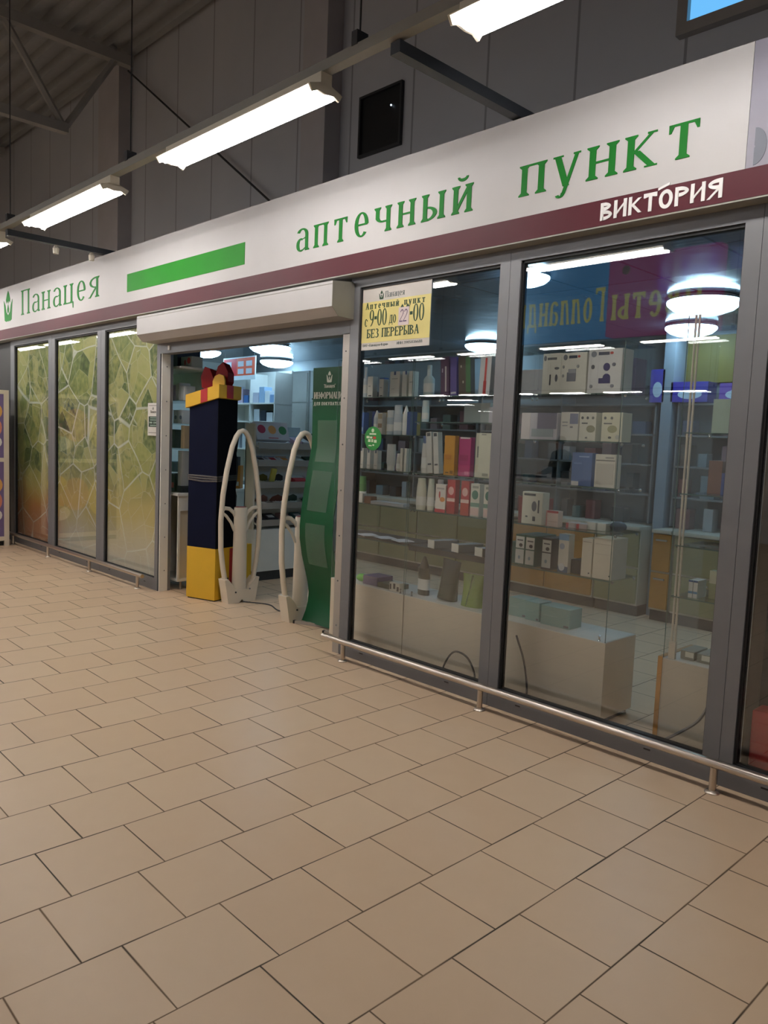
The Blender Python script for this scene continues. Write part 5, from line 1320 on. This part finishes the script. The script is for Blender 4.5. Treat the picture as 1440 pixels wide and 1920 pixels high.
lowcab(-.84, -.66, M['beech'], 'slim orange wood cabinet beside the grey pillar on the back wall')
lowcab(-.64, 1.04, M['olive'], 'low olive cabinet at the right end of the back wall')
struct(B('pillar_shop', mat('pillar_grey', (150, 160, 170), .6), None, -.95, -.85, 3.2, 3.49, 0, 2.62))
us = []
for i, (x0, x1) in enumerate(((-5.0, -3.1), (-3.05, -1.0), (-.8, 1.02))):
    r = thing('wall_shelving', ('open wall shelving above the low cabinets, left bay', 'open wall shelving above the low cabinets, middle bay', 'open wall shelving above the low cabinets, right bay')[i], 'shelf')
    B('back', M['grey'], r, x0, x1, 3.47, 3.49, .85, 2.15)
    for z in (1.12, 1.40, 1.68, 1.96): B('shelf', M['grey'], r, x0, x1, 3.22, 3.47, z - .016, z)
    for x in (x0, (x0 + x1) / 2 - .008, x1 - .016): B('upright', M['grey'], r, x, x + .016, 3.22, 3.47, .85, 2.15)
    us.append((x0, x1))
ordn = ['first', 'second', 'third', 'fourth', 'fifth', 'sixth', 'seventh', 'eighth', 'ninth', 'tenth', 'eleventh', 'twelfth', 'thirteenth']
pal = [('white', (176, 178, 180)), ('teal', (78, 108, 108)), ('red', (122, 62, 64)), ('blue', (66, 80, 112)), ('green', (70, 92, 76)), ('grey', (110, 112, 116)), ('pink', (140, 112, 116)), ('dark grey', (60, 62, 66)), ('azure', (126, 142, 150)), ('brown', (84, 70, 62))]
for bi, (x0, x1) in enumerate(us):
    for zi, z in enumerate((.832, 1.12, 1.40, 1.68)):
        x = x0 + .04; k = 0
        while x < x1 - .14 and k < 13:
            w = random.uniform(.07, .13); h = random.uniform(.10, .215); nm, c = random.choice(pal)
            if abs(x + w / 2 - ((x0 + x1) / 2)) < w / 2 + .02: x += .05; continue
            carton('medicine_carton', '%s carton, %s from the left, %s of the %s wall shelving bay' % (nm, ordn[k], ('worktop', 'lowest shelf', 'middle shelf', 'upper shelf')[zi], ('left', 'middle', 'right')[bi]), 'box', x + w / 2, z, w, h, .12, c, y=3.26, group='cartons on the back wall shelving')
            x += w + random.uniform(.05, .22); k += 1
for k, (x, w, c, lb) in enumerate(((-1.0, .14, (84, 78, 178), 'upright violet nappy pack at the left of the wall shelving top'), (-.70, .34, (70, 60, 170), 'wide violet nappy pack with white oval beside the lamp post'), (-.30, .26, (128, 92, 176), 'purple nappy pack with white oval, right one on the wall shelving top'), (-.12, .07, (196, 80, 70), 'red pack at the right of the nappy packs'))):
    carton('nappy_pack', lb, 'pack', x, 1.97, w, (.30, .18, .16, .34)[k], .18, c, y=3.2, art=[(.2, .85, .15, .62, (206, 222, 236), 'oval')] if k < 3 else None)
tag(B('yellow_panel', cm((132, 116, 48)), None, -.95, -.18, 3.44, 3.46, 2.16, 2.58), 'yellow advertising panel under the ceiling above the nappy packs', 'panel')

# ================================================================== LEFT EDGE: children's poster machine
km = thing('poster_machine', 'white framed machine with purple cartoon-style posters at the left edge', 'vending machine')
KX0, KX1, KY0, KY1 = -8.7, -7.83, -1.25, -.17
B('body', M['white'], km, KX0, KX1 - .02, KY0, KY1, .06, 1.93)
f = MB()
f.box(KX1 - .02, KX1, KY0, KY0 + .06, 0, 1.95); f.box(KX1 - .02, KX1, KY1 - .06, KY1, 0, 1.95)
for z in (.07, 1.06, 1.90): f.box(KX1 - .02, KX1, KY0 + .06, KY1 - .06, z, z + .05)
f.build('frame', M['antenna'], km)
B('plinth', M['black'], km, KX0, KX1 - .04, KY0 + .02, KY1 - .06, 0, .06)
for z0, z1 in ((.12, 1.06), (1.11, 1.90)):
    p = B('poster', cm((104, 88, 132)), km, KX1 - .019, KX1 - .008, KY0 + .06, KY1 - .06, z0, z1)
    zc = (z0 + z1) / 2
    for yy, zz, ry_, rz2, c in ((-.375, zc + .18, .13, .12, (214, 160, 90)), (-.37, zc - .02, .12, .14, (206, 130, 110)), (-.40, zc - .20, .15, .10, (220, 216, 214)), (-.62, zc + .05, .18, .22, (190, 110, 120)), (-.95, zc, .16, .25, (206, 180, 120))):
        m_ = MB(); n = 18
        m_.prism([(yy + ry_ * math.cos(2 * math.pi * k / n), zz + rz2 * math.sin(2 * math.pi * k / n)) for k in range(n)], (KX1 - .008, KX1 - .0065), 'x')
        m_.build('printed_shape', cm(c), p)

# ================================================================== THE OTHER SIDE OF THE WALKWAY (mirrored in the panes)
ob = thing('flower_shop_sign', 'blue and magenta flower shop sign mirrored in the right window', 'sign')
B('blue_panel', emit('lit_blue', (.05, .28, .62), .62), ob, -5.0, -3.25, -6.2, -6.0, 3.06, 4.1)
B('magenta_panel', emit('lit_magenta', (.42, .04, .20), .62), ob, -3.25, -1.75, -6.2, -6.0, 3.06, 4.1)
yl = emit('lit_yellow', (.72, .66, .10), .62)
FF = Face(.2, .12, .05, 1.35, .66, .22)
lettering('lettering', 'Голландии', FF, -4.92, -3.30, 3.27, .34, -6.0, yl, ob, .004, mirror=True)
# mirrored lettering faces +y, reading from +x to -x
lettering('lettering', 'Цветы', FF, -3.17, -1.95, 3.27, .34, -6.0, yl, ob, .004, mirror=True)
MB().ball((-3.0, -6.0, 3.92), .06, 8, 1, .2, 1).build('sun_mark', cm((216, 150, 60)), ob)
struct(B('wall_flower_shop', M['opp'], None, -9, 1.5, -10.6, -10.5, 0, 2.6))
fc = thing('flower_shop_counter', 'white counter of the flower shop mirrored in the right window', 'counter')
B('body', M['whitecool'], fc, -6.9, -4.4, -7.9, -7.4, 0, .95)
B('top', M['white'], fc, -6.95, -4.35, -7.95, -7.35, .95, 1.0)
tag(B('dark_tray', M['black'], None, -5.75, -5.2, -7.7, -7.45, 1.001, 1.03), 'dark tray on the flower shop counter in the reflection', 'tray')

def person():
    me = bpy.data.meshes.new('person')
    J = {}; vs = []; es = []; rad = []
    def v(n, p, r, par=None):
        J[n] = len(vs); vs.append(p); rad.append(r)
        if par is not None: es.append((J[par], J[n]))
    v('pel', (0, 0, .93), (.155, .115)); v('waist', (0, 0, 1.08), (.145, .105), 'pel'); v('chest', (-.01, 0, 1.27), (.165, .12), 'waist'); v('sh', (-.01, 0, 1.40), (.12, .09), 'chest')
    v('neck', (-.03, 0, 1.47), (.052, .052), 'sh'); v('jaw', (-.06, 0, 1.545), (.066, .062), 'neck'); v('head', (-.055, 0, 1.62), (.082, .075), 'jaw'); v('crown', (-.04, 0, 1.69), (.06, .058), 'head')
    for s, t in ((1, 'l'), (-1, 'r')):
        v('s' + t, (-.01, s * .17, 1.385), (.062, .062), 'sh'); v('e' + t, (-.06, s * .24, 1.13), (.043, .043), 's' + t); v('w' + t, (-.27, s * .17, 1.06), (.028, .028), 'e' + t); v('p' + t, (-.335, s * .155, 1.055), (.036, .020), 'w' + t)
        for k in range(4):
            yy = s * .155 + (k - 1.5) * .018
            v('f%d%s' % (k, t), (-.375, yy, 1.050), (.009, .009), 'p' + t); v('g%d%s' % (k, t), (-.405 + .006 * abs(k - 1.5), yy, 1.038), (.008, .008), 'f%d%s' % (k, t))
        v('t' + t, (-.33, s * .155 - s * .035, 1.048), (.010, .010), 'p' + t); v('u' + t, (-.36, s * .155 - s * .048, 1.040), (.008, .008), 't' + t)
        v('h' + t, (0, s * .09, .88), (.09, .09), 'pel'); v('k' + t, (-.01, s * .10, .49), (.058, .058), 'h' + t); v('a' + t, (.02, s * .10, .08), (.042, .042), 'k' + t); v('o' + t, (-.12, s * .11, .035), (.04, .03), 'a' + t)
    me.from_pydata(vs, es, [])
    o = bpy.data.objects.new('person', me); COL.objects.link(o)
    sk = o.modifiers.new('skin', 'SKIN'); sk.use_smooth_shade = True
    for i, r in enumerate(rad): me.skin_vertices[0].data[i].radius = r
    me.skin_vertices[0].data[0].use_root = True
    sb = o.modifiers.new('sub', 'SUBSURF'); sb.levels = 2; sb.render_levels = 2
    me.materials.append(M['skin'])
    o.location = (-5.33, -8.32, 0)
    tag(o, 'person in dark green jacket at the flower shop counter, mirrored in the right window', 'person')
    MB().ball((-.028, 0, 1.66), .088, 10, 1.0, .92, .88).build('hair', M['hair'], o, True)
    nm = MB(); nm.ball((-.122, 0, 1.60), .016, 6, 1.2, .8, 1.4); nm.build('nose', M['skin'], o, True)
    MB().ball((-.110, .026, 1.625), .009, 5).ball((-.110, -.026, 1.625), .009, 5).build('eyes', M['black'], o, True)
    MB().box(-.120, -.108, -.018, .018, 1.563, 1.567).build('mouth', cm((140, 70, 66)), o)
    MB().ball((-.05, .078, 1.61), .02, 6, .8, .4, 1.3).ball((-.05, -.078, 1.61), .02, 6, .8, .4, 1.3).build('ears', M['skin'], o, True)
    jk = MB().lathe([(.20, .86), (.19, 1.0), (.185, 1.1), (.215, 1.27), (.225, 1.38), (.15, 1.455), (.075, 1.495)], (-.005, 0, 0), 22, .74, 1.0)
    for s in (1, -1):
        jk.ball((-.01, s * .165, 1.385), .088, 8)
        jk.tube([(-.01, s * .15, 1.40), (-.02, s * .195, 1.30), (-.06, s * .24, 1.13), (-.17, s * .205, 1.09), (-.255, s * .175, 1.065)], [.085, .078, .062, .05, .042], 12)
    jk.build('jacket', M['jacket'], o, True)
    tr_ = MB().lathe([(.10, .80), (.185, .84), (.185, .96)], (0, 0, 0), 20, .75, 1)
    for s in (1, -1): tr_.tube([(0, s * .09, .90), (-.01, s * .10, .49), (.02, s * .10, .07)], [.108, .078, .066], 12)
    tr_.build('trousers', M['trouser'], o, True)
    return o
person()
